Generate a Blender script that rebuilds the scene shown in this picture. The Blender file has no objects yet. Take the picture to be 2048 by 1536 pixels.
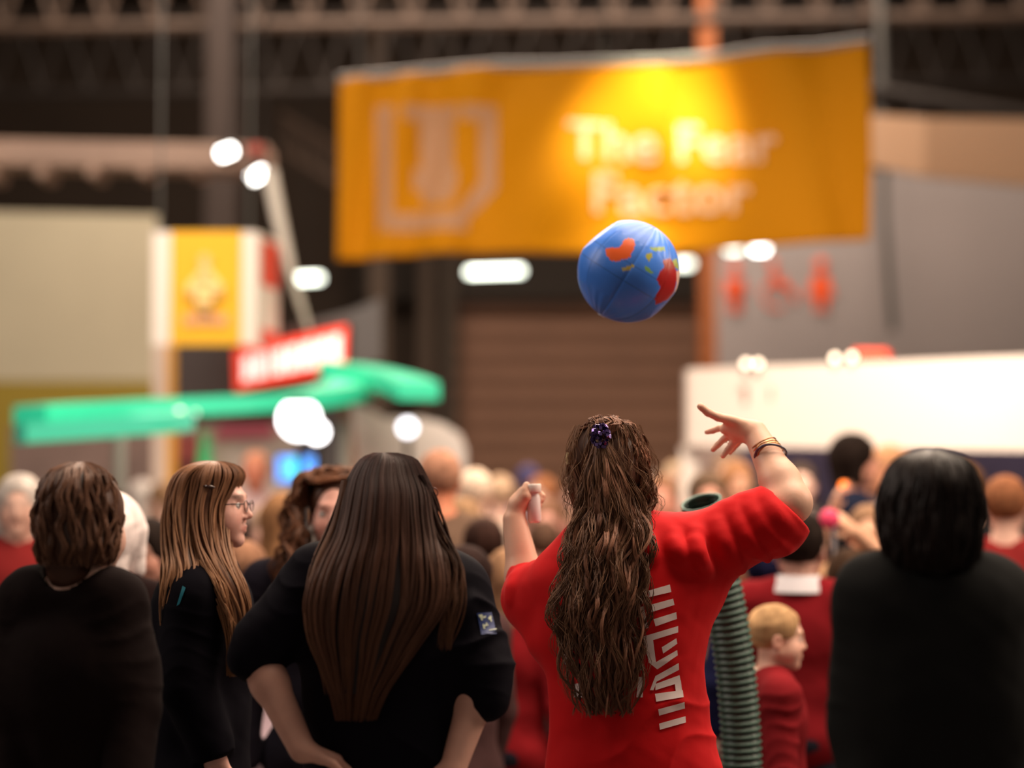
import bpy, math, random
import numpy as np
from mathutils import Vector, Matrix
from mathutils.bvhtree import BVHTree

# ------------------------------------------------------------------ camera, world, lights, exposure
SC = bpy.context.scene
COL = SC.collection
F_PX = 3811.0
HORIZON = 960.0
CAM_Z = 1.6
PITCH = math.atan((HORIZON - 768.0) / F_PX)

cam_d = bpy.data.cameras.new('camera')
cam_d.sensor_width = 36.0
cam_d.lens = F_PX / 2048.0 * 36.0
cam_d.clip_end = 200
cam = bpy.data.objects.new('camera', cam_d)
COL.objects.link(cam)
cam.location = (0, 0, CAM_Z)
cam.rotation_euler = (math.pi / 2 + PITCH, 0, 0)
cam_d.dof.use_dof = True
cam_d.dof.focus_distance = 4.15
cam_d.dof.aperture_fstop = 1.12
SC.camera = cam

SC.view_settings.view_transform = 'Standard'
SC.view_settings.look = 'None'
SC.view_settings.gamma = 1.0
SC.view_settings.use_curve_mapping = False
SC.view_settings.exposure = 0.0
SC.cycles.use_denoising = True
SC.cycles.max_bounces = 6

world = bpy.data.worlds.new('hall_air')
SC.world = world
world.use_nodes = True
world.node_tree.nodes['Background'].inputs[0].default_value = (1.0, 0.80, 0.66, 1)
world.node_tree.nodes['Background'].inputs[1].default_value = 0.38

def area(name, loc, target, size, power, color, size_y=None):
    l = bpy.data.lights.new(name, 'AREA')
    l.energy = power; l.color = color
    l.shape = 'RECTANGLE'; l.size = size; l.size_y = size_y or size
    o = bpy.data.objects.new(name, l)
    COL.objects.link(o)
    o.location = loc
    o.rotation_euler = (Vector(target) - Vector(loc)).to_track_quat('-Z', 'Y').to_euler()
    return o

# the hall's ceiling lighting, hung above what the frame shows
WARM = (1.0, 0.80, 0.62)
area('ceiling_light_over_crowd', (1.2, 4.6, 5.0), (0.2, 4.6, 0), 3.0, 270, WARM)
area('ceiling_light_ahead', (0.5, 8.5, 5.2), (0, 8.5, 0), 5.0, 380, WARM)
area('ceiling_light_right', (5.5, 5.0, 4.2), (0.6, 4.4, 1.3), 2.0, 190, (1.0, 0.78, 0.6))
area('ceiling_light_left', (-4.5, 4.5, 4.5), (-0.5, 4.4, 1.3), 2.0, 110, (1.0, 0.84, 0.72))
area('ceiling_light_hall', (0, 19, 8.4), (0, 20, 0), 9.0, 2300, (1.0, 0.78, 0.62))
area('ceiling_light_stands', (-3.5, 9.5, 5.6), (-3.0, 13.5, 2.0), 3.0, 250, (1.0, 0.84, 0.72))
area('ceiling_light_stalls', (3.6, 8.0, 4.6), (3.5, 11.5, 2.0), 2.0, 14, (1.0, 0.84, 0.66))

# ------------------------------------------------------------------ helpers
def P(px, py, Y):
    """pixel of the 2048x1536 frame, at world depth Y -> world point"""
    a = (px - 1024.0) / F_PX; b = (768.0 - py) / F_PX
    cp, sp = math.cos(PITCH), math.sin(PITCH)
    d = np.array([a, cp - b * sp, sp + b * cp])
    k = Y / d[1]
    return np.array([0, 0, CAM_Z]) + d * k

def project(V):
    V = np.asarray(V, dtype=float)
    d = V - np.array([0, 0, CAM_Z])
    cp, sp = math.cos(PITCH), math.sin(PITCH)
    fw = d[..., 1] * cp + d[..., 2] * sp
    up = -d[..., 1] * sp + d[..., 2] * cp
    return 1024 + F_PX * d[..., 0] / fw, 768 - F_PX * up / fw

def nrm(v):
    v = np.asarray(v, dtype=float)
    return v / (np.linalg.norm(v) + 1e-12)

MATS = {}
def mat(name, color, rough=0.6, spec=0.4, metal=0.0, emit=None, estr=0.0, var=0.0, vscale=8.0, bump=0.0, bscale=30.0,
        stretch=None, vcol=False, coat=0.0, trans=0.0, alpha=1.0, sss=0.0, sheen=0.0):
    if name in MATS: return MATS[name]
    m = bpy.data.materials.new(name); m.use_nodes = True
    nt = m.node_tree; b = nt.nodes['Principled BSDF']
    c = tuple(color) + (1.0,)
    b.inputs['Base Color'].default_value = c
    b.inputs['Roughness'].default_value = rough
    b.inputs['Specular IOR Level'].default_value = spec
    b.inputs['Metallic'].default_value = metal
    b.inputs['Coat Weight'].default_value = coat
    b.inputs['Transmission Weight'].default_value = trans
    b.inputs['Alpha'].default_value = alpha
    b.inputs['Sheen Weight'].default_value = sheen
    if sss:
        b.inputs['Subsurface Weight'].default_value = sss
        b.inputs['Subsurface Radius'].default_value = (0.012, 0.005, 0.003)
        b.inputs['Subsurface Scale'].default_value = 1.0
    if emit is not None:
        b.inputs['Emission Color'].default_value = tuple(emit) + (1.0,)
        b.inputs['Emission Strength'].default_value = estr
    tc = nt.nodes.new('ShaderNodeTexCoord'); mp = nt.nodes.new('ShaderNodeMapping')
    nt.links.new(tc.outputs['Object'], mp.inputs[0])
    if stretch: mp.inputs['Scale'].default_value = stretch
    src = None
    if vcol:
        a = nt.nodes.new('ShaderNodeAttribute'); a.attribute_name = 'tint'
        src = a.outputs['Color']
    if var > 0:
        n = nt.nodes.new('ShaderNodeTexNoise'); n.inputs['Scale'].default_value = vscale
        n.inputs['Detail'].default_value = 4
        nt.links.new(mp.outputs[0], n.inputs['Vector'])
        mx = nt.nodes.new('ShaderNodeMix'); mx.data_type = 'RGBA'; mx.blend_type = 'MULTIPLY'
        mx.inputs[0].default_value = 1.0
        rr = nt.nodes.new('ShaderNodeMapRange')
        rr.inputs[1].default_value = 0.3; rr.inputs[2].default_value = 0.7
        rr.inputs[3].default_value = 1 - var; rr.inputs[4].default_value = 1 + var
        nt.links.new(n.outputs[0], rr.inputs[0])
        if src: nt.links.new(src, mx.inputs[6])
        else: mx.inputs[6].default_value = c
        nt.links.new(rr.outputs[0], mx.inputs[7])
        src = mx.outputs[2]
    if src: nt.links.new(src, b.inputs['Base Color'])
    if bump > 0:
        n2 = nt.nodes.new('ShaderNodeTexNoise'); n2.inputs['Scale'].default_value = bscale
        n2.inputs['Detail'].default_value = 3
        nt.links.new(mp.outputs[0], n2.inputs['Vector'])
        bp = nt.nodes.new('ShaderNodeBump'); bp.inputs['Strength'].default_value = bump
        bp.inputs['Distance'].default_value = 0.01
        nt.links.new(n2.outputs[0], bp.inputs['Height']); nt.links.new(bp.outputs[0], b.inputs['Normal'])
    MATS[name] = m
    return m

def tagit(o, label=None, cat=None, group=None, kind=None):
    if label: o['label'] = label
    if cat: o['category'] = cat
    if group: o['group'] = group
    if kind: o['kind'] = kind
    return o

def empty(name, loc, label, cat, group=None):
    o = bpy.data.objects.new(name, None); COL.objects.link(o)
    o.location = tuple(float(c) for c in loc)
    o.empty_display_size = 0.1
    return tagit(o, label, cat, group)

def link_mesh(name, V, faces, m, parent=None, smooth=True, tint=None):
    """faces: list of lists or int array (n,4)/(n,3); V world coordinates"""
    V = np.asarray(V, dtype=np.float32)
    me = bpy.data.meshes.new(name)
    off = np.zeros(3, dtype=np.float32)
    if parent is not None:
        p = parent; tot = np.zeros(3)
        while p is not None:
            tot = tot + np.array(p.location); p = p.parent
        off = tot.astype(np.float32)
    else:
        off = np.array([(V[:, 0].min() + V[:, 0].max()) / 2, (V[:, 1].min() + V[:, 1].max()) / 2, V[:, 2].min()], dtype=np.float32)
    Vl = V - off
    if isinstance(faces, np.ndarray):
        k = faces.shape[1]; n = len(faces)
        me.vertices.add(len(Vl)); me.vertices.foreach_set('co', Vl.ravel())
        me.loops.add(n * k); me.loops.foreach_set('vertex_index', faces.astype(np.int32).ravel())
        me.polygons.add(n); me.polygons.foreach_set('loop_start', np.arange(0, n * k, k, dtype=np.int32))
        me.update(calc_edges=True)
    else:
        me.from_pydata([tuple(map(float, v)) for v in Vl], [], faces); me.update()
    if smooth:
        me.polygons.foreach_set('use_smooth', np.ones(len(me.polygons), dtype=bool))
    if tint is not None:
        at = me.color_attributes.new('tint', 'FLOAT_COLOR', 'POINT')
        t = np.ones((len(Vl), 4), dtype=np.float32); t[:, :3] = tint
        at.data.foreach_set('color', t.ravel())
    me.validate()
    me.materials.append(m)
    o = bpy.data.objects.new(name, me); COL.objects.link(o)
    if parent is not None: o.parent = parent
    else: o.location = tuple(float(c) for c in off)
    return o

class MB:
    """collects simple shapes, world coordinates, into one mesh"""
    def __init__(s): s.V = []; s.F = []
    def add(s, V, F):
        n = len(s.V); s.V += [tuple(map(float, v)) for v in V]; s.F += [tuple(i + n for i in f) for f in F]; return s
    def box(s, c, size, R=None, bev=0.0):
        hx, hy, hz = [v / 2 for v in size]
        R = np.eye(3) if R is None else R
        if bev <= 0:
            pts = [(x, y, z) for x in (-hx, hx) for y in (-hy, hy) for z in (-hz, hz)]
            F = [(0, 1, 3, 2), (4, 6, 7, 5), (0, 4, 5, 1), (2, 3, 7, 6), (0, 2, 6, 4), (1, 5, 7, 3)]
            return s.add([np.array(c) + R @ np.array(p) for p in pts], F)
        b = min(bev, hx * .9, hy * .9, hz * .9)
        me = []
        ring = lambda z, ix: [(sx * (hx - ix), sy * (hy - ix), z) for sx, sy in ((-1, -1), (1, -1), (1, 1), (-1, 1))]
        # chamfered prism: 8-gon section with inset caps
        def oct_(z, i):
            X, Y = hx - i, hy - i
            return [(-X + b, -Y, z), (X - b, -Y, z), (X, -Y + b, z), (X, Y - b, z), (X - b, Y, z), (-X + b, Y, z), (-X, Y - b, z), (-X, -Y + b, z)]
        L = [oct_(-hz, b * .7), oct_(-hz + b, 0), oct_(hz - b, 0), oct_(hz, b * .7)]
        V = [p for l in L for p in l]; F = [tuple(reversed(range(8)))]
        for i in range(3):
            for j in range(8):
                k = (j + 1) % 8; F.append((i * 8 + j, i * 8 + k, i * 8 + 8 + k, i * 8 + 8 + j))
        F.append(tuple(range(24, 32)))
        return s.add([np.array(c) + R @ np.array(p) for p in V], F)
    def tube(s, pts, r, n=12, cap=True, radii=None):
        pts = [np.array(p, float) for p in pts]
        V = []; F = []
        ref = np.array([0, 0, 1.0]) if abs(nrm(pts[1] - pts[0])[2]) < 0.9 else np.array([1.0, 0, 0])
        for i, p in enumerate(pts):
            t = nrm(pts[min(i + 1, len(pts) - 1)] - pts[max(i - 1, 0)])
            u = nrm(np.cross(t, ref)); w = np.cross(t, u); ref = ref if radii is None else ref
            rr = radii[i] if radii is not None else r
            for j in range(n):
                a = 2 * math.pi * j / n
                V.append(p + rr * (u * math.cos(a) + w * math.sin(a)))
        for i in range(len(pts) - 1):
            for j in range(n):
                k = (j + 1) % n
                F.append((i * n + j, i * n + k, (i + 1) * n + k, (i + 1) * n + j))
        if cap:
            F.append(tuple(reversed(range(n)))); F.append(tuple(range((len(pts) - 1) * n, len(pts) * n)))
        return s.add(V, F)
    def ball(s, c, r, n=16, R=None):
        r = (r, r, r) if np.isscalar(r) else r
        R = np.eye(3) if R is None else R
        V = []; F = []
        m = n // 2
        for i in range(m + 1):
            th = math.pi * i / m
            for j in range(n):
                a = 2 * math.pi * j / n
                V.append(np.array(c) + R @ np.array([r[0] * math.sin(th) * math.cos(a), r[1] * math.sin(th) * math.sin(a), r[2] * math.cos(th)]))
        for i in range(m):
            for j in range(n):
                k = (j + 1) % n
                F.append((i * n + j, (i + 1) * n + j, (i + 1) * n + k, i * n + k))
        return s.add(V, F)
    def poly(s, pts, thick, nvec):
        """flat polygon prism, extruded along nvec"""
        n = len(pts); nv = np.array(nvec, float) * thick
        V = [np.array(p) for p in pts] + [np.array(p) + nv for p in pts]
        F = [tuple(range(n)), tuple(reversed(range(n, 2 * n)))]
        for j in range(n):
            k = (j + 1) % n; F.append((j, j + n, k + n, k))
        return s.add(V, F)
    def build(s, name, m, parent=None, smooth=False):
        return link_mesh(name, np.array(s.V), s.F, m, parent, smooth)

# ------------------------------------------------------------------ implicit surfaces (bodies, clothes, hair caps)
class SDF:
    def __init__(s): s.p = []
    def cap(s, a, b, ra, rb, k=0.02, clip=None, flat=None, sub=False):
        s.p.append(('c', np.array(a, float), np.array(b, float), ra, rb, k, clip, flat, sub)); return s
    def ell(s, c, r, R=None, k=0.02, clip=None, sub=False):
        s.p.append(('e', np.array(c, float), np.array(r, float), np.eye(3) if R is None else np.array(R, float), None, k, clip, None, sub)); return s
    def bounds(s):
        lo = np.full(3, 1e9); hi = -lo
        for q in s.p:
            if q[8]: continue
            l, h = s.pb(q); lo = np.minimum(lo, l); hi = np.maximum(hi, h)
        return lo, hi
    @staticmethod
    def pb(q):
        if q[0] == 'c':
            ra = max(q[3], q[4]) * (1.0 if q[7] is None else max(1.0, 1.0))
            return np.minimum(q[1], q[2]) - ra, np.maximum(q[1], q[2]) + ra
        e = np.abs(q[3].T) @ q[2]
        return q[1] - e, q[1] + e
    def mesh(s, h):
        lo, hi = s.bounds()
        lo = lo - 3 * h - 0.004; hi = hi + 3 * h + 0.004
        n = np.ceil((hi - lo) / h).astype(int) + 1
        Fd = np.full(n, 0.5, dtype=np.float32)
        ax = [lo[i] + h * np.arange(n[i]) for i in range(3)]
        for q in s.p:
            k = max(q[5], 1e-4)
            l, u = s.pb(q); pad = k + 2.5 * h
            i0 = np.clip(np.floor((l - pad - lo) / h).astype(int), 0, n); i1 = np.clip(np.ceil((u + pad - lo) / h).astype(int) + 1, 0, n)
            if np.any(i1 <= i0): continue
            X = ax[0][i0[0]:i1[0], None, None].astype(np.float32); Y = ax[1][None, i0[1]:i1[1], None].astype(np.float32); Z = ax[2][None, None, i0[2]:i1[2]].astype(np.float32)
            if q[0] == 'c':
                a, b, ra, rb = q[1], q[2], q[3], q[4]
                px, py, pz = X - a[0], Y - a[1], Z - a[2]
                d = (b - a).copy(); sc = 1.0
                if q[7] is not None:
                    nv, f = q[7]; nv = nrm(nv)
                    dt = (px * nv[0] + py * nv[1] + pz * nv[2]) * (1 / f - 1)
                    px, py, pz = px + nv[0] * dt, py + nv[1] * dt, pz + nv[2] * dt
                    d = d + nv * (d @ nv) * (1 / f - 1); sc = 0.5 + 0.5 * f
                L = d @ d + 1e-12
                t = np.clip((px * d[0] + py * d[1] + pz * d[2]) / L, 0, 1)
                D = np.sqrt((px - t * d[0]) ** 2 + (py - t * d[1]) ** 2 + (pz - t * d[2]) ** 2) - (ra + (rb - ra) * t)
                D = D * sc
            else:
                c, r, R = q[1], q[2], q[3]
                px, py, pz = X - c[0], Y - c[1], Z - c[2]
                u0 = (px * R[0, 0] + py * R[0, 1] + pz * R[0, 2]) / r[0]
                u1 = (px * R[1, 0] + py * R[1, 1] + pz * R[1, 2]) / r[1]
                u2 = (px * R[2, 0] + py * R[2, 1] + pz * R[2, 2]) / r[2]
                k0 = np.sqrt(u0 ** 2 + u1 ** 2 + u2 ** 2)
                k1 = np.sqrt((u0 / r[0]) ** 2 + (u1 / r[1]) ** 2 + (u2 / r[2]) ** 2) + 1e-9
                D = k0 * (k0 - 1) / k1
                D = np.where(k0 < 1e-3, -min(r), D)
            if q[6] is not None:
                for (cp_, cn) in q[6]:
                    pl = (X - cp_[0]) * cn[0] + (Y - cp_[1]) * cn[1] + (Z - cp_[2]) * cn[2]
                    D = np.maximum(D, pl)
            W = Fd[i0[0]:i1[0], i0[1]:i1[1], i0[2]:i1[2]]
            if q[8]:
                A = -W; B = D
                hh = np.clip(0.5 + 0.5 * (A - B) / k, 0, 1)
                W[...] = -(A + (B - A) * hh - k * hh * (1 - hh))
            else:
                hh = np.clip(0.5 + 0.5 * (W - D) / k, 0, 1)
                W[...] = W + (D - W) * hh - k * hh * (1 - hh)
        return nets(Fd, lo, h)

def nets(Fd, lo, h):
    S = Fd < 0
    cnt = np.zeros(tuple(np.array(S.shape) - 1), dtype=np.int8)
    for dx in (0, 1):
        for dy in (0, 1):
            for dz in (0, 1):
                cnt += S[dx:S.shape[0] - 1 + dx, dy:S.shape[1] - 1 + dy, dz:S.shape[2] - 1 + dz]
    act = (cnt > 0) & (cnt < 8)
    ijk = np.argwhere(act)
    idx = np.full(act.shape, -1, dtype=np.int32); idx[act] = np.arange(len(ijk))
    acc = np.zeros((len(ijk), 3)); num = np.zeros(len(ijk))
    i, j, k = ijk.T
    cor = [(a, b, c) for a in (0, 1) for b in (0, 1) for c in (0, 1)]
    for a in cor:
        for ax in range(3):
            if a[ax] == 1: continue
            b = list(a); b[ax] = 1
            v0 = Fd[i + a[0], j + a[1], k + a[2]]; v1 = Fd[i + b[0], j + b[1], k + b[2]]
            m = (v0 < 0) != (v1 < 0)
            t = np.where(m, v0 / np.where(m, v0 - v1, 1), 0)
            for c in range(3):
                acc[:, c] += np.where(m, a[c] + (t if c == ax else 0), 0)
            num += m
    V = lo + h * (ijk + acc / num[:, None])
    Q = []
    sh = act.shape
    for ax in range(3):
        b1, b2 = (ax + 1) % 3, (ax + 2) % 3
        sl0 = [slice(None)] * 3; sl1 = [slice(None)] * 3
        sl0[ax] = slice(0, -1); sl1[ax] = slice(1, None)
        A = S[tuple(sl0)]; B = S[tuple(sl1)]
        e = np.argwhere(A != B)
        e = e[(e[:, b1] > 0) & (e[:, b2] > 0) & (e[:, b1] < sh[b1]) & (e[:, b2] < sh[b2])]
        if len(e) == 0: continue
        o1 = np.zeros(3, int); o1[b1] = 1; o2 = np.zeros(3, int); o2[b2] = 1
        g = lambda x: idx[x[:, 0], x[:, 1], x[:, 2]]
        q = np.stack([g(e - o1 - o2), g(e - o2), g(e), g(e - o1)], 1)
        fl = A[e[:, 0], e[:, 1], e[:, 2]]
        q[~fl] = q[~fl][:, ::-1]
        Q.append(q)
    Q = np.concatenate(Q)
    return V, Q[(Q >= 0).all(1)]

def normals(V, Q):
    n = np.cross(V[Q[:, 2]] - V[Q[:, 0]], V[Q[:, 3]] - V[Q[:, 1]])
    N = np.zeros_like(V)
    for c in range(4): np.add.at(N, Q[:, c], n)
    return N / (np.linalg.norm(N, axis=1, keepdims=True) + 1e-12)

def relax(V, Q, it=2, f=0.5):
    for _ in range(it):
        A = np.zeros_like(V); c = np.zeros(len(V))
        for a, b in ((0, 1), (1, 2), (2, 3), (3, 0)):
            np.add.at(A, Q[:, a], V[Q[:, b]]); np.add.at(A, Q[:, b], V[Q[:, a]])
            np.add.at(c, Q[:, a], 1); np.add.at(c, Q[:, b], 1)
        V = V + f * (A / np.maximum(c, 1)[:, None] - V)
    return V

def wob(V, scale, seed, octs=5):
    rg = np.random.RandomState(seed); out = np.zeros(len(V))
    for _ in range(octs):
        d = rg.normal(size=3); d *= scale * rg.uniform(.6, 1.6) / np.linalg.norm(d)
        out += np.sin(V @ d + rg.uniform(0, 6.28) + 1.5 * np.sin(V @ (rg.normal(size=3) * scale * .5)))
    return out / octs

def limb_folds(V, N, folds):
    """folds: (a, b, amp, freq, radius, seed) ridges round a limb of cloth"""
    for a, b, amp, fr, rad, seed in folds:
        a = np.array(a); b = np.array(b); d = b - a; L = np.linalg.norm(d); u = d / L
        w = V - a; t = w @ u; q = w - t[:, None] * u
        dist = np.linalg.norm(q, axis=1)
        infl = np.exp(-np.maximum(0, dist - rad) ** 2 / (rad * .35) ** 2) * np.clip((t + .03) / .05, 0, 1) * np.clip((L + .02 - t) / .04, 0, 1)
        e1 = nrm(np.cross(u, [0.3, 0.5, 0.8])); e2 = np.cross(u, e1)
        th = np.arctan2(q @ e2, q @ e1)
        s = t * fr + .55 * np.sin(th + seed) + .35 * np.sin(2 * th + seed * 2.3 + t * 14) + .4 * wob(V, 16, int(seed * 10) + 5, 4)
        rg = 1 - np.abs(np.sin(np.pi * s))
        V = V + N * (infl * amp * (rg ** 1.7 * 1.5 - .5) * (0.6 + 0.4 * np.sin(th * 1.0 + s)))[:, None]
    return V

# ------------------------------------------------------------------ hair strands
def catmull(C, M):
    N, Sn, _ = C.shape
    t = np.linspace(0, Sn - 1 - 1e-6, M); i = t.astype(int); f = (t - i)[None, :, None]
    g = lambda k: C[:, np.clip(i + k, 0, Sn - 1)]
    p0, p1, p2, p3 = g(-1), g(0), g(1), g(2)
    return .5 * ((2 * p1) + (-p0 + p2) * f + (2 * p0 - 5 * p1 + 4 * p2 - p3) * f ** 2 + (-p0 + 3 * p1 - 3 * p2 + p3) * f ** 3)

def st(xl, xr, py, Yc, hd):
    a = P(xl, py, Yc); b = P(xr, py, Yc)
    return ((a + b) / 2, (b - a) / 2, np.array([0, hd, 0]))

def strands(stations, n, M, rad, seed, phi=(0, 360), rho=(0.8, 1.03), wave=0.0, wfreq=3.0, clump=0.5, nclump=60, frizz=0.002,
            endvar=0.25, cols=((.1, .05, .03), (.2, .1, .06)), tip=None, w0=0.0, flat=1.0):
    rg = np.random.RandomState(seed)
    ph = np.radians(rg.uniform(phi[0], phi[1], n)); rh = rg.uniform(rho[0] ** 2, rho[1] ** 2, n) ** .5
    cph = np.radians(rg.uniform(phi[0], phi[1], nclump)); crh = rg.uniform(rho[0] ** 2, rho[1] ** 2, nclump) ** .5
    D = (np.cos(ph)[:, None] * rh[:, None] - (np.cos(cph) * crh)[None]) ** 2 + (np.sin(ph)[:, None] * rh[:, None] - (np.sin(cph) * crh)[None]) ** 2
    ci = D.argmin(1)
    c = np.array([s[0] for s in stations]); a = np.array([s[1] for s in stations]); b = np.array([s[2] for s in stations])
    def ctrl(ph, rh):
        return c[None] + a[None] * (np.cos(ph) * rh)[:, None, None] + b[None] * (np.sin(ph) * rh)[:, None, None]
    C1 = catmull(ctrl(ph, rh), M); C2 = catmull(ctrl(cph, crh), M)[ci]
    t = np.linspace(0, 1, M)[None, :, None]
    cl = clump * np.clip((t - w0) * 2.0, 0, 1)
    C = C1 + (C2 - C1) * cl
    # waves per clump, frizz per strand
    def waves(nn, amp, fq, sel):
        o = np.zeros((n, M, 3))
        for _ in range(2):
            dr = rg.normal(size=(nn, 3)); dr[:, 2] *= .25; dr /= np.linalg.norm(dr, axis=1, keepdims=True)
            f = fq * rg.uniform(.7, 1.4, nn); p0 = rg.uniform(0, 6.28, nn)
            w = np.sin(2 * np.pi * f[:, None] * t[0, :, 0][None] + p0[:, None])
            o += (w[:, :, None] * dr[:, None, :])[sel]
        return o * amp
    env = np.clip((t - w0) * 2.2, 0, 1)
    if wave: C = C + waves(nclump, wave, wfreq, ci) * env
    C = C + waves(n, frizz, wfreq * 1.3, np.arange(n)) * env
    ln = 1 - endvar * rg.uniform(0, 1, n) ** 2.0
    tt = np.linspace(0, 1, M)[None] * ln[:, None] * (M - 1)
    i = np.minimum(tt.astype(int), M - 2); f = (tt - i)[:, :, None]
    r_ = np.arange(n)[:, None]
    C = C[r_, i] * (1 - f) + C[r_, i + 1] * f
    T = np.gradient(C, axis=1); T /= np.linalg.norm(T, axis=2, keepdims=True) + 1e-9
    ref = np.array([0.05, -1.0, 0.1]); U = np.cross(T, ref); U /= np.linalg.norm(U, axis=2, keepdims=True) + 1e-9
    W = np.cross(T, U)
    rr = rad * rg.uniform(.7, 1.3, n)[:, None] * np.clip(np.minimum(1, (1 - np.linspace(0, 1, M)) * 3 + .15), 0, 1)[None]
    V = np.zeros((n, M, 3, 3))
    for q in range(3):
        an = 2 * np.pi * q / 3
        V[:, :, q] = C + rr[:, :, None] * (U * math.cos(an) + W * math.sin(an) * flat)
    base = (np.arange(n)[:, None] * M + np.arange(M - 1)[None]) * 3
    Fq = []
    for q in range(3):
        q2 = (q + 1) % 3
        Fq.append(np.stack([base + q, base + q2, base + 3 + q2, base + 3 + q], 2).reshape(-1, 4))
    mixv = np.clip(rg.beta(1.6, 2.2, n) * .6 + rg.uniform(0, 1, nclump)[ci] * .45, 0, 1)
    c0, c1 = np.array(cols[0]), np.array(cols[1])
    colr = c0 + (c1 - c0) * mixv[:, None]
    colr = np.repeat(colr[:, None, :], M, 1)
    if tip is not None:
        k = (np.linspace(0, 1, M) ** 1.3)[None, :, None] * (.4 + .6 * mixv)[:, None, None]
        colr = colr * (1 - k) + np.array(tip) * k
    tint = np.repeat(colr[:, :, None, :], 3, 2).reshape(-1, 3)
    return V.reshape(-1, 3), np.concatenate(Fq), tint

def core(stations, f, col, n=28, M=30, phi=None):
    c = np.array([s[0] for s in stations]); a = np.array([s[1] for s in stations]); b = np.array([s[2] for s in stations])
    ph = np.linspace(0, 2 * np.pi, n, endpoint=False)
    C = catmull(c[None] + f * a[None] * np.cos(ph)[:, None, None] + f * b[None] * np.sin(ph)[:, None, None], M)
    V = C.transpose(1, 0, 2).reshape(-1, 3)
    i = np.arange(M - 1)[:, None] * n; j = np.arange(n)[None]; k = (j + 1) % n
    Fq = np.stack([i + j + 0 * k, i + k + 0 * j, i + n + k, i + n + j + 0 * k], 2).reshape(-1, 4)
    return V, Fq, np.tile(np.array(col), (len(V), 1))

def join(parts):
    V = []; Fq = []; T = []; o = 0
    for v, f, t in parts:
        V.append(v); Fq.append(f + o); T.append(t); o += len(v)
    return np.concatenate(V), np.concatenate(Fq), np.concatenate(T)

HAIR = mat('hair_strands', (.1, .05, .03), rough=0.45, spec=0.28, vcol=True)
HAIRM = mat('hair_mass', (.1, .05, .03), rough=0.8, spec=0.06, vcol=True, var=.35, vscale=22, bump=.6, bscale=60, stretch=(1, 1, .15))
SKIN = mat('skin', (.7, .42, .33), rough=0.48, spec=0.35, vcol=True, sss=.12, var=.05, vscale=30)
SKINB = mat('skin_far', (.7, .42, .33), rough=0.5, spec=0.35, vcol=True, var=.05, vscale=20)

# ------------------------------------------------------------------ people
def frame_head(f, u):
    f = nrm(f); r = nrm(np.cross(f, u)); u2 = np.cross(r, f)
    return np.array([r, f, u2])          # rows: right, forward, up

def head_prims(S, c, R, s, fine=True, chub=0.0):
    """c = head centre (eye level), R rows right/forward/up, s = scale (1 = 23 cm head)"""
    w = lambda x, y, z: c + s * (R[0] * x + R[1] * y + R[2] * z)
    S.ell(w(0, -.014, .030), np.array([.074, .094, .084]) * s, R, k=.01)
    S.ell(w(0, .028, -.020), np.array([.059, .058, .080]) * s, R, k=.025 * s)
    for e in (-1, 1):
        S.cap(w(e * .050, .000, -.052), w(e * .012, .064, -.094), .020 * s, .016 * s, k=.02 * s)
        S.ell(w(e * .033, .054, -.034), np.array([.027, .026, .030]) * s, R, k=.024 * s)
        if chub: S.ell(w(e * .036, .044, -.052), np.array([.030, .030, .030]) * s * (.7 + .3 * chub), R, k=.03 * s)
    S.ell(w(0, .067, -.096), np.array([.018, .015, .015]) * s, R, k=.018 * s)
    S.ell(w(0, .054, -.066), np.array([.030, .026, .024]) * s, R, k=.018 * s)
    S.cap(w(-.030, .076, .020), w(.030, .076, .020), .013 * s, .013 * s, k=.014 * s)
    if fine:
        for e in (-1, 1):
            S.ell(w(e * .031, .097, .000), np.array([.017, .016, .011]) * s, R, k=.010 * s, sub=True)
            S.cap(w(e * .046, .070, .0045), w(e * .018, .081, .0045), .0045 * s, .004 * s, k=.005 * s)
            S.cap(w(e * .045, .071, -.009), w(e * .019, .080, -.0095), .004 * s, .0035 * s, k=.005 * s)
        nl = -.006 * chub
        S.cap(w(0, .083, .010), w(0, .101 + nl, -.026), .0072 * s, .0095 * s, k=.012 * s)
        S.ell(w(0, .104 + nl, -.030), np.array([.010, .010, .009]) * s, R, k=.005 * s)
        for e in (-1, 1):
            S.ell(w(e * .011, .093 + nl, -.035), np.array([.0075, .010, .007]) * s, R, k=.004 * s)
            S.cap(w(e * .021, .078, -.063), w(0, .0885, -.0585), .004 * s, .0052 * s, k=.005 * s)
            S.cap(w(e * .020, .077, -.067), w(0, .0868, -.0702), .004 * s, .0056 * s, k=.005 * s)
    else:
        S.cap(w(0, .082, .010), w(0, .100, -.032), .009 * s, .013 * s, k=.012 * s)
    for e in (-1, 1):
        S.ell(w(e * .077, -.008, -.012), np.array([.008, .019, .032]) * s, R, k=.006 * s)
        if fine: S.ell(w(e * .086, -.003, -.010), np.array([.007, .010, .018]) * s, R, k=.004 * s, sub=True)
    return w

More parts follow.
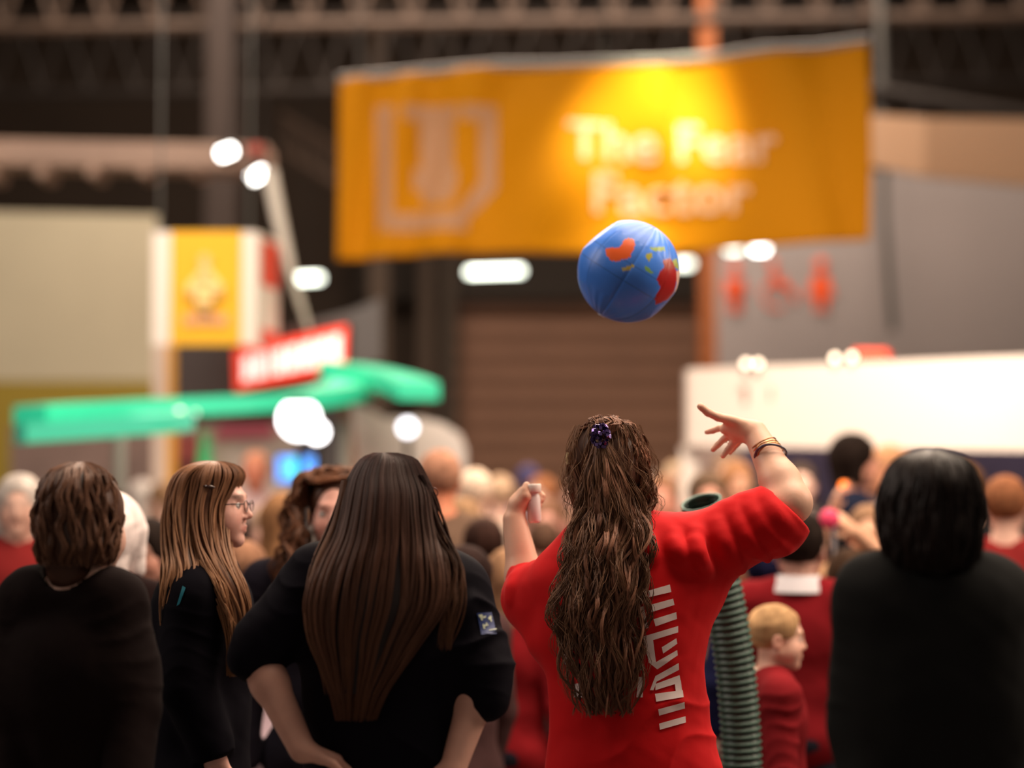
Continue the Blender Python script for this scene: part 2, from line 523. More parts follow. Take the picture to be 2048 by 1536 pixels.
def head_tint(V, c, R, s, skin, brow):
    L = (V - c) @ R.T / s
    T = np.tile(np.array(skin, float), (len(V), 1))
    near = (np.abs(L) < .16).all(1)
    def blob(cx, cy, cz, rx, ry, rz):
        return np.exp(-(((np.abs(L[:, 0]) - cx) / rx) ** 2 + ((L[:, 1] - cy) / ry) ** 2 + ((L[:, 2] - cz) / rz) ** 2)) * near
    def mix(w, col):
        nonlocal T
        T = T * (1 - w[:, None]) + np.array(col) * w[:, None]
    mix(.40 * blob(.040, .060, -.035, .022, .04, .022), np.array(skin) * np.array([1.02, .66, .62]))
    mix(np.clip(1.2 * blob(.0, .088, -.0645, .017, .02, .0068), 0, .55), np.array(skin) * np.array([.88, .52, .52]))
    mix(np.clip(1.6 * blob(.032, .078, .0225, .016, .03, .0045), 0, .7), brow)
    mix(.35 * blob(.082, -.005, -.012, .012, .03, .035), np.array(skin) * np.array([1.0, .6, .55]))
    mix(.3 * blob(0, .112, -.03, .014, .012, .012), np.array(skin) * np.array([1.0, .72, .7]))
    return T

def hand_prims(S, wrist, fwd, palm, s=1.0, curl=0.5, side=1, spread=.10):
    """relaxed hand: fwd along the hand, palm = palm normal, side = +1 thumb to fwd x palm"""
    f = nrm(fwd); n = nrm(np.array(palm) - f * (np.array(palm) @ f)); x = np.cross(f, n) * side
    w = lambda a, b, c: wrist + s * (x * a + f * b + n * c)
    S.cap(w(.012, .012, 0), w(.024, .075, 0), .018 * s, .014 * s, k=.012)
    S.cap(w(-.012, .012, 0), w(-.026, .070, 0), .017 * s, .013 * s, k=.012)
    S.cap(w(0, .0, 0), w(0, .078, 0), .022 * s, .015 * s, k=.012, flat=(n, .75))
    for i, (bx, L) in enumerate(((.028, .072), (.010, .080), (-.009, .074), (-.027, .058))):
        p = w(bx, .080 - .004 * abs(i - 1), 0); a = 0.0
        d0 = f + x * spread * (1.2 - i * .8)
        seg = [.44, .32, .24]
        r = .0088 if i < 3 else .0076
        for q, sg in enumerate(seg):
            a += curl * (.55 if q == 0 else .75)
            dd = nrm(d0 * math.cos(a) + n * math.sin(a))
            p2 = p + dd * L * sg * s
            S.cap(p, p2, r * s, (r - .0008) * s, k=.003); p = p2; r -= .0008
    b = w(.030, .022, .008); m = w(.050, .050, .016); e = w(.054, .080, .022 + .012 * curl)
    S.cap(w(.012, .012, .004), m, .015 * s, .0105 * s, k=.01); S.cap(m, e, .0105 * s, .0085 * s, k=.003)

def skeleton(x, y, H, yaw=0, hs=None, lean=(0, 0), **ov):
    yw = math.radians(yaw)
    f = np.array([-math.sin(yw), math.cos(yw), 0]); r = np.array([math.cos(yw), math.sin(yw), 0]); u = np.array([0, 0, 1.0])
    hs = hs or (H / 7.4 / .23)
    B = np.array([x, y, 0.0]); g = lambda a, b, c: B + r * a * H + f * b * H + u * c * H
    J = dict(H=H, hs=hs, f=f, r=r, base=B,
             pelvis=g(0, 0, .53), waist=g(0, .003, .62), chest=g(0, .0, .735), neck=g(0, -.006, .838),
             shL=g(-.105, -.004, .812), shR=g(.105, -.004, .812),
             elL=g(-.135, -.012, .64), elR=g(.135, -.012, .64), wrL=g(-.140, .030, .495), wrR=g(.140, .030, .495),
             hipL=g(-.05, 0, .51), hipR=g(.05, 0, .51), knL=g(-.055, .01, .285), knR=g(.055, .01, .285),
             anL=g(-.055, -.005, .045), anR=g(.055, -.005, .045),
             head=B + u * (H - .113 * hs) + f * (.012 * H), hf=f, hu=u)
    J.update({k: (np.array(v) if isinstance(v, (list, tuple, np.ndarray)) else v) for k, v in ov.items()})
    return J

def torso(S, J, g=0.0, k=.04, slim=1.0, to='pelvis'):
    H = J['H']; up = nrm(J['chest'] - J['pelvis'])
    r = nrm(J['shR'] - J['shL']); r = nrm(r - up * (r @ up)); f = np.cross(up, r)
    R = np.array([r, f, up])
    S.ell(J['chest'] + up * .01 * H, np.array([.098 * slim * H + g, .068 * H + g, .105 * H + g]), R, k=k)
    S.ell(J['waist'], np.array([.080 * slim * H + g, .060 * H + g, .085 * H + g]), R, k=k)
    S.ell(J['pelvis'], np.array([.092 * slim * H + g, .066 * H + g, .068 * H + g]), R, k=k)
    S.cap(J['shL'], J['shR'], .030 * H + g, .030 * H + g, k=k)
    for a in ('shL', 'shR'):
        S.cap(J[a] + up * .0, J['neck'] + up * .010 * H, .027 * H + g, .028 * H + g * .6, k=.03)
    return R

def hair_base(J, R, hs, colr, g=.007, h=.006):
    """close cap of hair over the scalp, under the strands"""
    W = SDF(); c = J['head']; w = lambda x, y, z: c + hs * (R[0] * x + R[1] * y + R[2] * z)
    W.ell(w(0, -.016, .032), (np.array([.076, .094, .084]) + g) * hs, R, k=.01)
    W.cap(w(0, -.06, -.02), w(0, -.05, -.09), .055 * hs, .045 * hs, k=.03)
    W.ell(w(0, .120, -.046 + J.get('hl', 0)), np.array([.070, .092, .120]) * hs, R, k=.012 * hs, sub=True)
    V, Q = W.mesh(h)
    return V, Q, np.tile(np.array(colr), (len(V), 1))

def make_person(J, label, skin=(.70, .43, .34), brow=(.12, .07, .05), h=.011, top=None, topname='jumper', sleeve=1.0, g=.012,
                bottom=(.02, .02, .03), shoe=(.02, .02, .02), folds=None, hair=None, hairname='hair', fine=False, hands=None,
                slim=1.0, topmat=None, group=None, extra_skin=None, extra_top=None, eyes=None, hb=None, chub=0.0, gh=None, sleeveR=None, wr=1.0, sub_top=None):
    H = J['H']; root = empty('person', J['base'], label, 'person', group)
    up = nrm(J['neck'] - J['chest'])
    # skin
    S = SDF()
    torso(S, J, -0.006 if h > .008 else -.004, slim=slim)
    R = frame_head(J['hf'], J['hu']); hs = J['hs']
    head_prims(S, J['head'], R, hs, fine, chub)
    S.cap(J['head'] + (-R[1] * .022 - R[2] * .060) * hs, J['neck'] - up * .01, .050 * hs * .95, .030 * H, k=.02)
    for q in ('L', 'R'):
        S.cap(J['sh' + q], J['el' + q], .026 * H * wr, .0225 * H * wr, k=.02)
        S.cap(J['el' + q], J['el' + q] * .7 + J['wr' + q] * .3, .0225 * H * wr, .0220 * H * wr, k=.022)
        S.cap(J['el' + q] * .7 + J['wr' + q] * .3, J['wr' + q], .0220 * H * wr, .0160 * H, k=.022)
        S.cap(J['hip' + q], J['kn' + q], .046 * H, .031 * H, k=.03); S.cap(J['kn' + q], J['an' + q], .031 * H, .019 * H, k=.02)
        S.cap(J['an' + q] - np.array([0, 0, .01 * H]), J['an' + q] + J['f'] * .075 * H - np.array([0, 0, .022 * H]), .018 * H, .016 * H, k=.02)
        if hands is None or q not in hands:
            d = nrm(J['wr' + q] - J['el' + q])
            hand_prims(S, J['wr' + q], d, (J['r'] * (1 if q == 'L' else -1)), s=hs * .98, curl=.5, side=(1 if q == 'L' else -1))
        else: hands[q](S)
    if extra_skin: extra_skin(S)
    V, Q = S.mesh(h)
    V = relax(V, Q, 1, .35)
    body = link_mesh('body', V, Q, SKIN if fine else SKINB, root, tint=head_tint(V, J['head'], R, hs, skin, brow))
    # eyes
    if eyes:
        for e in eyes:
            c = J['head'] + hs * (R[0] * e * .031 + R[1] * .0725 + R[2] * -.002)
            mb = MB().ball((0, 0, 0), .0125 * hs, 24)
            Vn = np.array(mb.V); Fn = mb.F
            d = (Vn / (.0125 * hs)) @ R[1]
            t = np.tile(np.array([.72, .68, .66]), (len(Vn), 1)); t[d > .86] = (.10, .07, .05); t[d > .96] = (.01, .01, .01)
            link_mesh('eye', Vn + c, Fn, mat('eyeball', (.7, .7, .7), rough=.15, vcol=True), body, tint=t)
    # top
    if top is not None:
        T = SDF(); torso(T, J, g, slim=slim)
        for q in ('L', 'R'):
            sl = sleeve if (q == 'L' or sleeveR is None) else sleeveR
            a, b, c = J['sh' + q], J['el' + q], J['wr' + q]
            T.cap(a, b, .029 * H + g * 1.2, .027 * H + g, k=.03)
            if sl > 0.02:
                e = b + (c - b) * sl; d = nrm(c - b)
                T.cap(b, e + d * .02, .027 * H + g, .019 * H + g, k=.015, clip=[(e, d)])
        T.cap(J['hipL'], J['hipR'], .05 * H + g, .05 * H + g, k=.03)
        if extra_top: extra_top(T)
        # neck opening
        T.cap(J['neck'] + up * .016 * H, J['neck'] + up * .1 * H, .034 * H, .05 * H, k=.01, sub=True)
        if sub_top: sub_top(T)
        V, Q = T.mesh(gh or h); V = relax(V, Q, 1, .4); N = normals(V, Q)
        V = V + N * (wob(V, 22, 3) * .004 + wob(V, 60, 9) * .0015)[:, None]
        fl = folds if folds is not None else [(J['sh' + q], J['el' + q], .006, 22, .05, 1.3 + 2 * (q == 'L')) for q in 'LR']
        if gh or h < .008: V = limb_folds(V, N, fl)
        m = topmat or mat('cloth_%02x%02x%02x' % tuple(int(min(255, c * 255)) for c in top), top, rough=.9, spec=.05, var=.12, vscale=12, sheen=.0, bump=.08, bscale=60)
        topo = link_mesh(topname, V, Q, m, root)
        root['_top'] = topo.name
    # trousers and shoes
    Bt = SDF()
    Bt.ell(J['pelvis'] - np.array([0, 0, .01 * H]), np.array([.094 * slim * H + g, .068 * H + g, .06 * H]), np.array([J['r'], J['f'], [0, 0, 1]]), k=.02)
    for q in ('L', 'R'):
        Bt.cap(J['hip' + q], J['kn' + q], .052 * H, .040 * H, k=.02); Bt.cap(J['kn' + q], J['an' + q] + np.array([0, 0, .0]), .040 * H, .030 * H, k=.02, clip=[(J['an' + q] - np.array([0, 0, .008 * H]), np.array([0, 0, -1.0]))])
    V, Q = Bt.mesh(.013)
    link_mesh('trousers', V, Q, mat('trouser_%02x%02x%02x' % tuple(int(c * 255) for c in bottom), bottom, rough=.9, spec=.1, var=.1), root)
    Sh = {}
    for q in ('L', 'R'):
        Z = SDF(); a = J['an' + q] * 1.0; a[2] = .024 * H
        Z.cap(a - J['f'] * .02 * H, a + J['f'] * .085 * H - np.array([0, 0, .004 * H]), .024 * H, .020 * H, k=.01, clip=[(np.array([0, 0, 0.0]), np.array([0, 0, -1.0]))])
        V, Q = Z.mesh(.009)
        link_mesh('shoe', V, Q, mat('shoe_%02x' % int(shoe[0] * 255), shoe, rough=.5), root)
    # hair given as style name + colour, or a built (V,Q,T)
    if hair is not None:
        if isinstance(hair[0], str):
            style, hc = hair
            W = SDF(); c = J['head']; w = lambda x, y, z: c + hs * (R[0] * x + R[1] * y + R[2] * z)
            gq = {'short': .008, 'thin': .004, 'bob': .014, 'long': .013, 'bun': .010, 'curly': .026, 'pony': .010}[style]
            W.ell(w(0, -.018, .034), (np.array([.076, .094, .084]) + gq) * hs, R, k=.01)
            if style in ('bob', 'curly'):
                for e in (-1, 1): W.cap(w(e * .062, -.02, .02), w(e * .070, -.015, -.085), .034 * hs, .026 * hs, k=.03)
                W.cap(w(0, -.075, 0), w(0, -.065, -.10), .05 * hs, .045 * hs, k=.03)
            if style == 'long':
                for e in (-1, 1): W.cap(w(e * .058, -.030, .02), w(e * .062, -.050, -.23), .036 * hs, .030 * hs, k=.04)
                W.cap(w(0, -.070, 0), w(0, -.100, -.27), .06 * hs, .045 * hs, k=.05, flat=(R[1], .6))
            if style == 'bun': W.ell(w(0, -.105, .06), np.array([.035, .035, .035]) * hs, R, k=.01)
            if style == 'pony': W.cap(w(0, -.11, .05), w(0, -.14, -.16), .032 * hs, .018 * hs, k=.01)
            # leave the face free
            W.ell(w(0, .115, -.045), np.array([.066, .088, .118]) * hs, R, k=.02 * hs, sub=True)
            if style in ('short', 'thin', 'bun', 'pony'):
                W.cap(w(-.12, .028, -.055), w(.12, .028, -.055), .050 * hs, .050 * hs, k=.012, sub=True)
                W.cap(w(-.12, -.05, -.115), w(.12, -.05, -.115), .055 * hs, .055 * hs, k=.02, sub=True)
            V, Q = W.mesh(min(h, .009)); N = normals(V, Q)
            V = V + N * (wob(V, 90, 4) * (.006 if style == 'curly' else .0025))[:, None]
            hv = wob(V, 120, 8)[:, None]
            link_mesh(hairname, V, Q, HAIRM, root, tint=np.clip(np.array(hc)[None] * (1 + .25 * hv), 0, 1))
        else:
            hv_ = hair_base(J, R, hs, hair[2].min(axis=0) * 1.1)
            hv = join([hv_, hair]); link_mesh(hairname, hv[0], hv[1], HAIR, root, tint=hv[2])
    return root


# ------------------------------------------------------------------ the hall (structure)
def struct(o): o['kind'] = 'structure'; return o
CONC = mat('hall_floor', (.10, .085, .08), rough=.7, var=.15, vscale=2)
DARK = mat('dark_steel', (.012, .008, .006), rough=.7, var=.2, vscale=3)
BROWN = mat('brown_steel', (.06, .038, .026), rough=.7, var=.15, vscale=2)
struct(MB().box((0, 13, -.05), (26, 46, .1)).build('floor', CONC))
struct(MB().box((0, 13, 9.55), (26, 46, .1)).build('ceiling', DARK))
struct(MB().box((-13.05, 13, 4.75), (.1, 46, 9.5)).build('wall_left', mat('hall_wall', (.045, .035, .03), rough=.8, var=.1, vscale=1)))
struct(MB().box((13.05, 13, 4.75), (.1, 46, 9.5)).build('wall_right', MATS['hall_wall']))
struct(MB().box((0, 31.05, 4.75), (26, .1, 9.5)).build('wall_back', mat('back_wall', (.05, .034, .023), rough=.8, var=.1, vscale=1)))

# roller shutter door in the back wall
sx0 = P(915, 700, 30.7)[0]; sx1 = P(1402, 700, 30.7)[0]; sz1 = P(1000, 592, 30.7)[2]
m = MB()
nsl = 13
for i in range(nsl):
    z0 = i * sz1 / nsl; z1 = (i + 1) * sz1 / nsl
    m.box(((sx0 + sx1) / 2, 30.85, (z0 + z1) / 2), (sx1 - sx0, .10, (z1 - z0) * .78), bev=.05)
struct(m.build('door_1', mat('shutter', (.30, .155, .095), rough=.55, spec=.4, var=.08, vscale=1)))
struct(MB().box(((sx0 + sx1) / 2, 30.95, sz1 / 2), (sx1 - sx0, .04, sz1)).build('wall_shutter_reveal', mat('shutter_gap', (.13, .07, .045), rough=.7)))
def column(pxl, pxr, Y, z1, m, name='trim_1', z0=0, d=.35):
    xl = P(pxl, 800, Y)[0]; xr = P(pxr, 800, Y)[0]; cx = (xl + xr) / 2; w = xr - xl
    mb = MB(); hh = z1 - z0
    mb.box((cx, Y, z0 + hh / 2), (w * .16, d * .8, hh)); mb.box((cx, Y - d * .42, z0 + hh / 2), (w, d * .12, hh)); mb.box((cx, Y + d * .42, z0 + hh / 2), (w, d * .12, hh))
    return struct(mb.build(name, m))
column(838, 868, 29.8, 9.4, mat('column_paint', (.07, .046, .03), rough=.7), 'trim_1')
column(884, 914, 30.2, 9.4, mat('column_paint2', (.06, .042, .028), rough=.7), 'trim_2')
column(740, 775, 28, 9.4, MATS['column_paint'], 'trim_3')
column(1402, 1432, 22, 9.4, mat('orange_post', (.30, .09, .022), rough=.6), 'trim_4')
column(412, 470, 20, 9.4, mat('column_dark', (.03, .019, .015), rough=.7), 'trim_5')
# roof girders and ducts
def girder(pa, Ya, pb, Yb, hgt, m, name, n=9):
    a = P(pa[0], pa[1], Ya); b = P(pb[0], pb[1], Yb); up = np.array([0, 0, hgt])
    mb = MB(); mb.tube([a, b], .07, 6); mb.tube([a + up, b + up], .07, 6)
    for i in range(n):
        p = a + (b - a) * i / n; q = a + (b - a) * (i + 1) / n
        mb.tube([p, (p + q) / 2 + up], .035, 5); mb.tube([(p + q) / 2 + up, q], .035, 5)
    return struct(mb.build(name, m))
girder((-200, 190), 25, (2250, 160), 25, 1.0, DARK, 'trim_girder', 26)
girder((-200, 60), 20, (2250, 30), 20, .9, BROWN, 'trim_girder', 24)
girder((560, 300), 27, (760, 420), 27, .5, BROWN, 'trim_girder', 6)
girder((1400, 250), 18, (2200, 380), 18, .6, DARK, 'trim_girder', 10)
struct(MB().box(P(1150, 540, 30.6), (7, .5, 1.0)).build('trim_lintel', mat('lintel', (.022, .014, .008), rough=.7)))
# pale boxed beam, top left
a = P(-60, 322, 14.5); b = P(545, 312, 14.8)
m = MB(); c = (a + b) / 2
m.box(c, (np.linalg.norm(b - a), .4, .20), R=np.array([[math.cos(.02), 0, -math.sin(.02)], [0, 1, 0], [math.sin(.02), 0, math.cos(.02)]]).T, bev=.02)
for i in range(6):
    p = a + (b - a) * (i + .5) / 6; m.box(p + np.array([0, 0, -.13]), (.10, .42, .08), bev=.02)
struct(m.build('trim_beam', mat('pale_beam', (.36, .24, .18), rough=.6, var=.15, vscale=2)))
# beige ceiling sail, top right
m = MB()
A = [P(1560, 292, 17), P(1700, 322, 16.5), P(1850, 352, 16), P(2150, 380, 15.5)]
top = [P(1560, 215, 17), P(1700, 225, 16.5), P(1850, 235, 16), P(2150, 240, 15.5)]
V = []; Fq = []
for i in range(4):
    V += [A[i], top[i]]
n0 = len(V); V += [v + np.array([0, .06, 0]) for v in V]
for i in range(3):
    Fq += [(2 * i, 2 * i + 2, 2 * i + 3, 2 * i + 1), (n0 + 2 * i, n0 + 2 * i + 1, n0 + 2 * i + 3, n0 + 2 * i + 2), (2 * i, n0 + 2 * i, n0 + 2 * i + 2, 2 * i + 2), (2 * i + 1, 2 * i + 3, n0 + 2 * i + 3, n0 + 2 * i + 1)]
m.add(V, Fq)
tagit(m.build('ceiling_sail', mat('sail', (.50, .33, .21), rough=.8)), 'beige fabric ceiling sail hanging at the top right above the grey partition', 'ceiling sail')

# ------------------------------------------------------------------ exhibition fittings
WHITE = mat('white_board', (.72, .63, .57), rough=.5)
def panel(pts, Y, thick=.08):
    V = [P(x, y, (Y if np.isscalar(Y) else Y[i])) for i, (x, y) in enumerate(pts)]
    for v, p in zip(V, pts):
        if p[1] >= 1150: v[2] = 0.0          # stands on the floor
    return MB().poly(V, thick, (0, 1, 0))

# pale green-grey wall panel at left
e = empty('wall_panel', P(150, 800, 19.0) * np.array([1, 1, 0]), 'tall pale grey-green partition with an olive foot at the far left', 'partition')
panel([(-160, 762), (312, 762), (312, 430), (-160, 420)], 19.0).build('board', mat('pale_green', (.50, .46, .33), rough=.7, var=.05, vscale=1), e)
panel([(-160, 1240), (312, 1240), (312, 764), (-160, 764)], 18.98).build('base_board', mat('olive', (.30, .22, .025), rough=.7), e)

# grey partition with pictograms at right
YG = 20.0
e = empty('partition_wall', P(1700, 800, YG) * np.array([1, 1, 0]), 'tall grey partition with orange-red toilet pictograms at the right', 'partition')
gw = MB()
gw.box(((P(1436, 700, YG)[0] + P(2260, 700, YG)[0]) / 2, YG + .06, P(1500, 342, YG)[2] / 2), (P(2260, 700, YG)[0] - P(1436, 700, YG)[0], .12, P(1500, 342, YG)[2]))
gw.build('board', mat('grey_partition', (.30, .27, .265), rough=.6, var=.08, vscale=.6), e)
RED = mat('pictogram_red', (.80, .10, .02), rough=.5)
def seg(mb, a, b, w, Y=YG - .02):
    pa = P(a[0], a[1], Y); pb = P(b[0], b[1], Y); r = w / 2 * YG / F_PX
    mb.tube([pa, pb], r, 10)
def disc(mb, c, r, Y=YG - .02): mb.ball(P(c[0], c[1], Y), (r * YG / F_PX, .02, r * YG / F_PX), 14)
m = MB(); disc(m, (1470, 536), 11); seg(m, (1470, 560), (1470, 590), 26); seg(m, (1464, 590), (1464, 624), 10); seg(m, (1477, 590), (1477, 624), 10); seg(m, (1455, 560), (1453, 590), 7); seg(m, (1486, 560), (1488, 590), 7)
m.build('man_pictogram', RED, e)
m = MB(); disc(m, (1545, 528), 9); seg(m, (1546, 544), (1554, 572), 11); seg(m, (1554, 572), (1578, 574), 9); seg(m, (1578, 574), (1594, 602), 9); seg(m, (1549, 556), (1570, 556), 6)
for i in range(14):
    a0 = math.radians(60 + i * 20); a1 = math.radians(80 + i * 20)
    seg(m, (1553 + 27 * math.cos(a0), 590 + 27 * math.sin(a0)), (1553 + 27 * math.cos(a1), 590 + 27 * math.sin(a1)), 5)
m.build('wheelchair_pictogram', RED, e)
m = MB(); disc(m, (1642, 528), 12)
m.poly([P(1630, 546, YG - .03), P(1654, 546, YG - .03), P(1668, 592, YG - .03), P(1616, 592, YG - .03)][::-1], .04, (0, 1, 0))
seg(m, (1635, 590), (1635, 622), 9); seg(m, (1650, 590), (1650, 622), 9)
m.build('woman_pictogram', RED, e)
t = MB().tube([np.array([P(1760, 430, 19.6)[0], 19.6, 9.5]), P(1768, 430, 19.6), P(1778, 560, 19.6), P(1786, 662, 19.6)], .045, 8).build('hanging_cable', mat('grey_cable', (.07, .07, .065), rough=.5))
tagit(t, 'dark grey cable hanging in front of the grey partition at the right', 'cable')
t = MB().box(P(1742, 716, 10.8), (.22, .06, .10), bev=.02).build('red_sign', mat('sign_red', (.75, .07, .03), rough=.5)); tagit(t, 'small red sign standing on the white stall board, beside the lamps', 'sign')

# big yellow banner
YB = lambda px: 14.6 - 1.2 * (px - 680) / 1060.0
btop = P(1000, 128, 14)[2]; bbot = 3.29
NX, NZ = 120, 40
def bansurf(u, v):
    px = 676 + (1742 - 676) * u
    Y = YB(px); x = P(px, 500, Y)[0]; z = bbot + (btop - bbot) * v
    # swags of cloth hanging from two points
    s = .06 * math.sin(9 * (u - .36) + 7 * (1 - v) * (1 if u < .62 else -1)) * math.sin(math.pi * min(1, max(0, u))) + .05 * math.sin((u - .62) ** 2 * 60 + 3 * v) + .03 * math.sin(22 * u + 5 * v)
    z = z + .02 * math.sin(7 * u)
    return np.array([x, Y + s, z])
V = [bansurf(i / NX, j / NZ) for j in range(NZ + 1) for i in range(NX + 1)]
n0 = len(V); V += [v + np.array([0, .012, 0]) for v in V]
Fq = []
for j in range(NZ):
    for i in range(NX):
        a = j * (NX + 1) + i
        Fq += [(a, a + 1, a + NX + 2, a + NX + 1), (n0 + a, n0 + a + NX + 1, n0 + a + NX + 2, n0 + a + 1)]
for i in range(NX):
    Fq.append((i, n0 + i, n0 + i + 1, i + 1)); q = NZ * (NX + 1) + i; Fq.append((q, q + 1, n0 + q + 1, n0 + q))
for j in range(NZ):
    q = j * (NX + 1); Fq.append((q, q + NX + 1, n0 + q + NX + 1, n0 + q)); q += NX; Fq.append((q, n0 + q, n0 + q + NX + 1, q + NX + 1))
eb = empty('banner', bansurf(.5, 0), 'large yellow fabric banner with pale lettering hung across the hall', 'banner')
link_mesh('cloth', np.array(V), Fq, mat('banner_yellow', (.60, .235, .003), rough=.7, spec=.1, sheen=.0), eb)
PALE = mat('banner_print', (.80, .48, .30), rough=.6)
def bq(pts, sub=8):
    """quad printed on the banner: pixel corners -> small relief following the cloth"""
    V = []; F = []
    for j in range(sub + 1):
        for i in range(sub + 1):
            s, t_ = i / sub, j / sub
            p = (np.array(pts[0]) * (1 - s) + np.array(pts[1]) * s) * (1 - t_) + (np.array(pts[3]) * (1 - s) + np.array(pts[2]) * s) * t_
            u = (p[0] - 676) / (1742 - 676); Y = YB(p[0]); z = P(p[0], p[1], Y)[2]; v = (z - bbot) / (btop - bbot)
            V.append(bansurf(u, v) - np.array([0, .008, 0]))
    for j in range(sub):
        for i in range(sub):
            a = j * (sub + 1) + i; F.append((a, a + 1, a + sub + 2, a + sub + 1))
    return V, F
m = MB()
for q in [[(750, 230), (785, 230), (785, 455), (756, 455)], [(756, 432), (935, 430), (935, 468), (756, 468)], [(915, 468), (905, 440), (960, 365), (992, 385)],
          [(958, 240), (994, 240), (994, 385), (960, 372)], [(835, 230), (906, 230), (906, 410), (845, 415)], [(826, 340), (914, 340), (914, 385), (826, 385)], [(750, 215), (994, 215), (994, 245), (750, 245)]]:
    m.add(*bq(q))
m.build('emblem', mat('banner_emblem', (.50, .26, .13), rough=.6), eb)
def text_mesh(body, px0, px1, pybase, hpx, name, parent, m, surf):
    cu = bpy.data.curves.new('lettering', 'FONT'); cu.body = body; cu.resolution_u = 3; cu.offset = .018
    o = bpy.data.objects.new('lettering', cu); COL.objects.link(o); bpy.context.view_layer.update()
    me = bpy.data.meshes.new_from_object(o.evaluated_get(bpy.context.evaluated_depsgraph_get()))
    V = np.array([tuple(v.co) for v in me.vertices]); F = [tuple(p.vertices) for p in me.polygons]
    bpy.data.objects.remove(o); bpy.data.curves.remove(cu); bpy.data.meshes.remove(me)
    x0, x1 = V[:, 0].min(), V[:, 0].max(); H0 = V[:, 1].max()
    W = [surf(px0 + (px1 - px0) * (v[0] - x0) / (x1 - x0), pybase - hpx * v[1] / H0) for v in V]
    return link_mesh(name, np.array(W), F, m, parent, smooth=False)
def bansurf_px(px, py):
    Y = YB(px); z = P(px, py, Y)[2]
    return bansurf((px - 676) / 1066.0, (z - bbot) / (btop - bbot)) - np.array([0, .02, 0])
text_mesh('Factor', 1188, 1502, 420, 76, 'lettering', eb, PALE, bansurf_px)
text_mesh('The Fear', 1135, 1556, 318, 76, 'lettering', eb, PALE, bansurf_px)
MB().tube([bansurf(i / 10, 1) + np.array([0, 0, .02]) for i in range(11)], .03, 8).build('top_rail', mat('rail', (.3, .3, .3), rough=.4, metal=.6), eb)
for u in (.04, .5, .96):
    p = bansurf(u, 1); MB().tube([p, p + np.array([0, 0, 9.4 - p[2]])], .008, 5).build('hanging_wire', MATS['grey_cable'], eb)
# spotlight shining on the banner
def spot(loc, tgt, power, ang, color=WARM, rad=.06, blend=.8):
    l = bpy.data.lights.new('spot', 'SPOT'); l.energy = power; l.spot_size = math.radians(ang); l.color = color; l.shadow_soft_size = rad; l.spot_blend = blend
    o = bpy.data.objects.new('spot', l); COL.objects.link(o); o.location = tuple(loc)
    o.rotation_euler = (Vector(tgt) - Vector(loc)).to_track_quat('-Z', 'Y').to_euler(); return o
bs = P(1300, 330, 14)
spot(bs + np.array([0, -1.6, 1.9]), bs + np.array([0, 0, .1]), 900, 40, (1, .92, .60), blend=1.0)
e = empty('spotlight', bs + np.array([0, -1.62, 1.95]), 'black stage spotlight hanging above and in front of the big yellow banner', 'spotlight')
hd = nrm(np.array([0, 1.6, -1.8])); p0 = bs + np.array([0, -1.62, 1.95])
MB().tube([p0 - hd * .30, p0 - hd * .26, p0 - hd * .04, p0 - hd * .02], .1, 16, radii=[.06, .10, .12, .12]).build('housing', DARK, e)
MB().tube([p0 - hd * .15, p0 - hd * .15 + np.array([0, 0, .35])], .02, 8).build('bracket', DARK, e)

# box banner at left
Yl = 12.2
e = empty('hanging_banner', P(410, 800, Yl) * np.array([1, 1, 0]) + np.array([0, 0, 3.0]), 'square yellow box banner with white corners hanging above the dark fascia', 'banner')
x0, x1, x2 = P(305, 570, Yl)[0], P(513, 570, Yl)[0], P(556, 570, Yl + .5)[0]
z0, z1 = P(400, 690, Yl)[2], P(400, 463, Yl)[2]
MB().poly([(x0, Yl, z0), (x1, Yl, z0), (x1, Yl, z1), (x0, Yl, z1)], .04, (0, 1, 0)).build('front_face', WHITE, e)
MB().poly([(P(343, 570, Yl)[0], Yl - .02, z0), (P(482, 570, Yl)[0], Yl - .02, z0), (P(482, 570, Yl)[0], Yl - .02, z1), (P(343, 570, Yl)[0], Yl - .02, z1)], .02, (0, 1, 0)).build('yellow_print', mat('yellow_print', (.74, .38, .01), rough=.6), e)
MB().poly([(x1, Yl + .02, z0 - .02), (x2, Yl + .5, z0), (x2, Yl + .5, z1), (x1, Yl + .02, z1)], .04, (0, 1, 0)).build('side_face', WHITE, e)
m = MB()
for (a0, a1) in ((0.55, .95), (.0, .16)):
    q = []
    for s, zz in ((.25, a0), (1, a0), (1, a1), (.25, a1)):
        q.append((x1 + (x2 - x1) * s, Yl - .02 + .5 * s, z0 + (z1 - z0) * zz))
    m.poly(q, .02, (0, 1, 0))
    m.build('red_print', mat('print_red', (.75, .06, .03), rough=.5), e); m = MB()
m = MB()
def lseg(a, b, w): m.tube([P(a[0], a[1], Yl - .03), P(b[0], b[1], Yl - .03)], w / 2 * Yl / F_PX, 8)
lseg((410, 510), (410, 545), 22); lseg((410, 545), (382, 580), 24); lseg((410, 545), (440, 580), 24); lseg((375, 582), (445, 582), 30); lseg((395, 606), (425, 606), 40)
m.build('pale_figure', mat('pale_figure', (.80, .50, .20), rough=.6), e)
m = MB()
for i in range(7): m.box(P(372 + i * 13, 640, Yl - .03), (.032, .02, .07), bev=.01)
m.build('lettering', mat('pink_letters', (.78, .40, .25), rough=.6), e)
for px in (320, 500):
    p = P(px, 463, Yl); MB().tube([p, np.array([p[0], p[1], 9.4])], .008, 5).build('hanging_wire', MATS['grey_cable'], e)
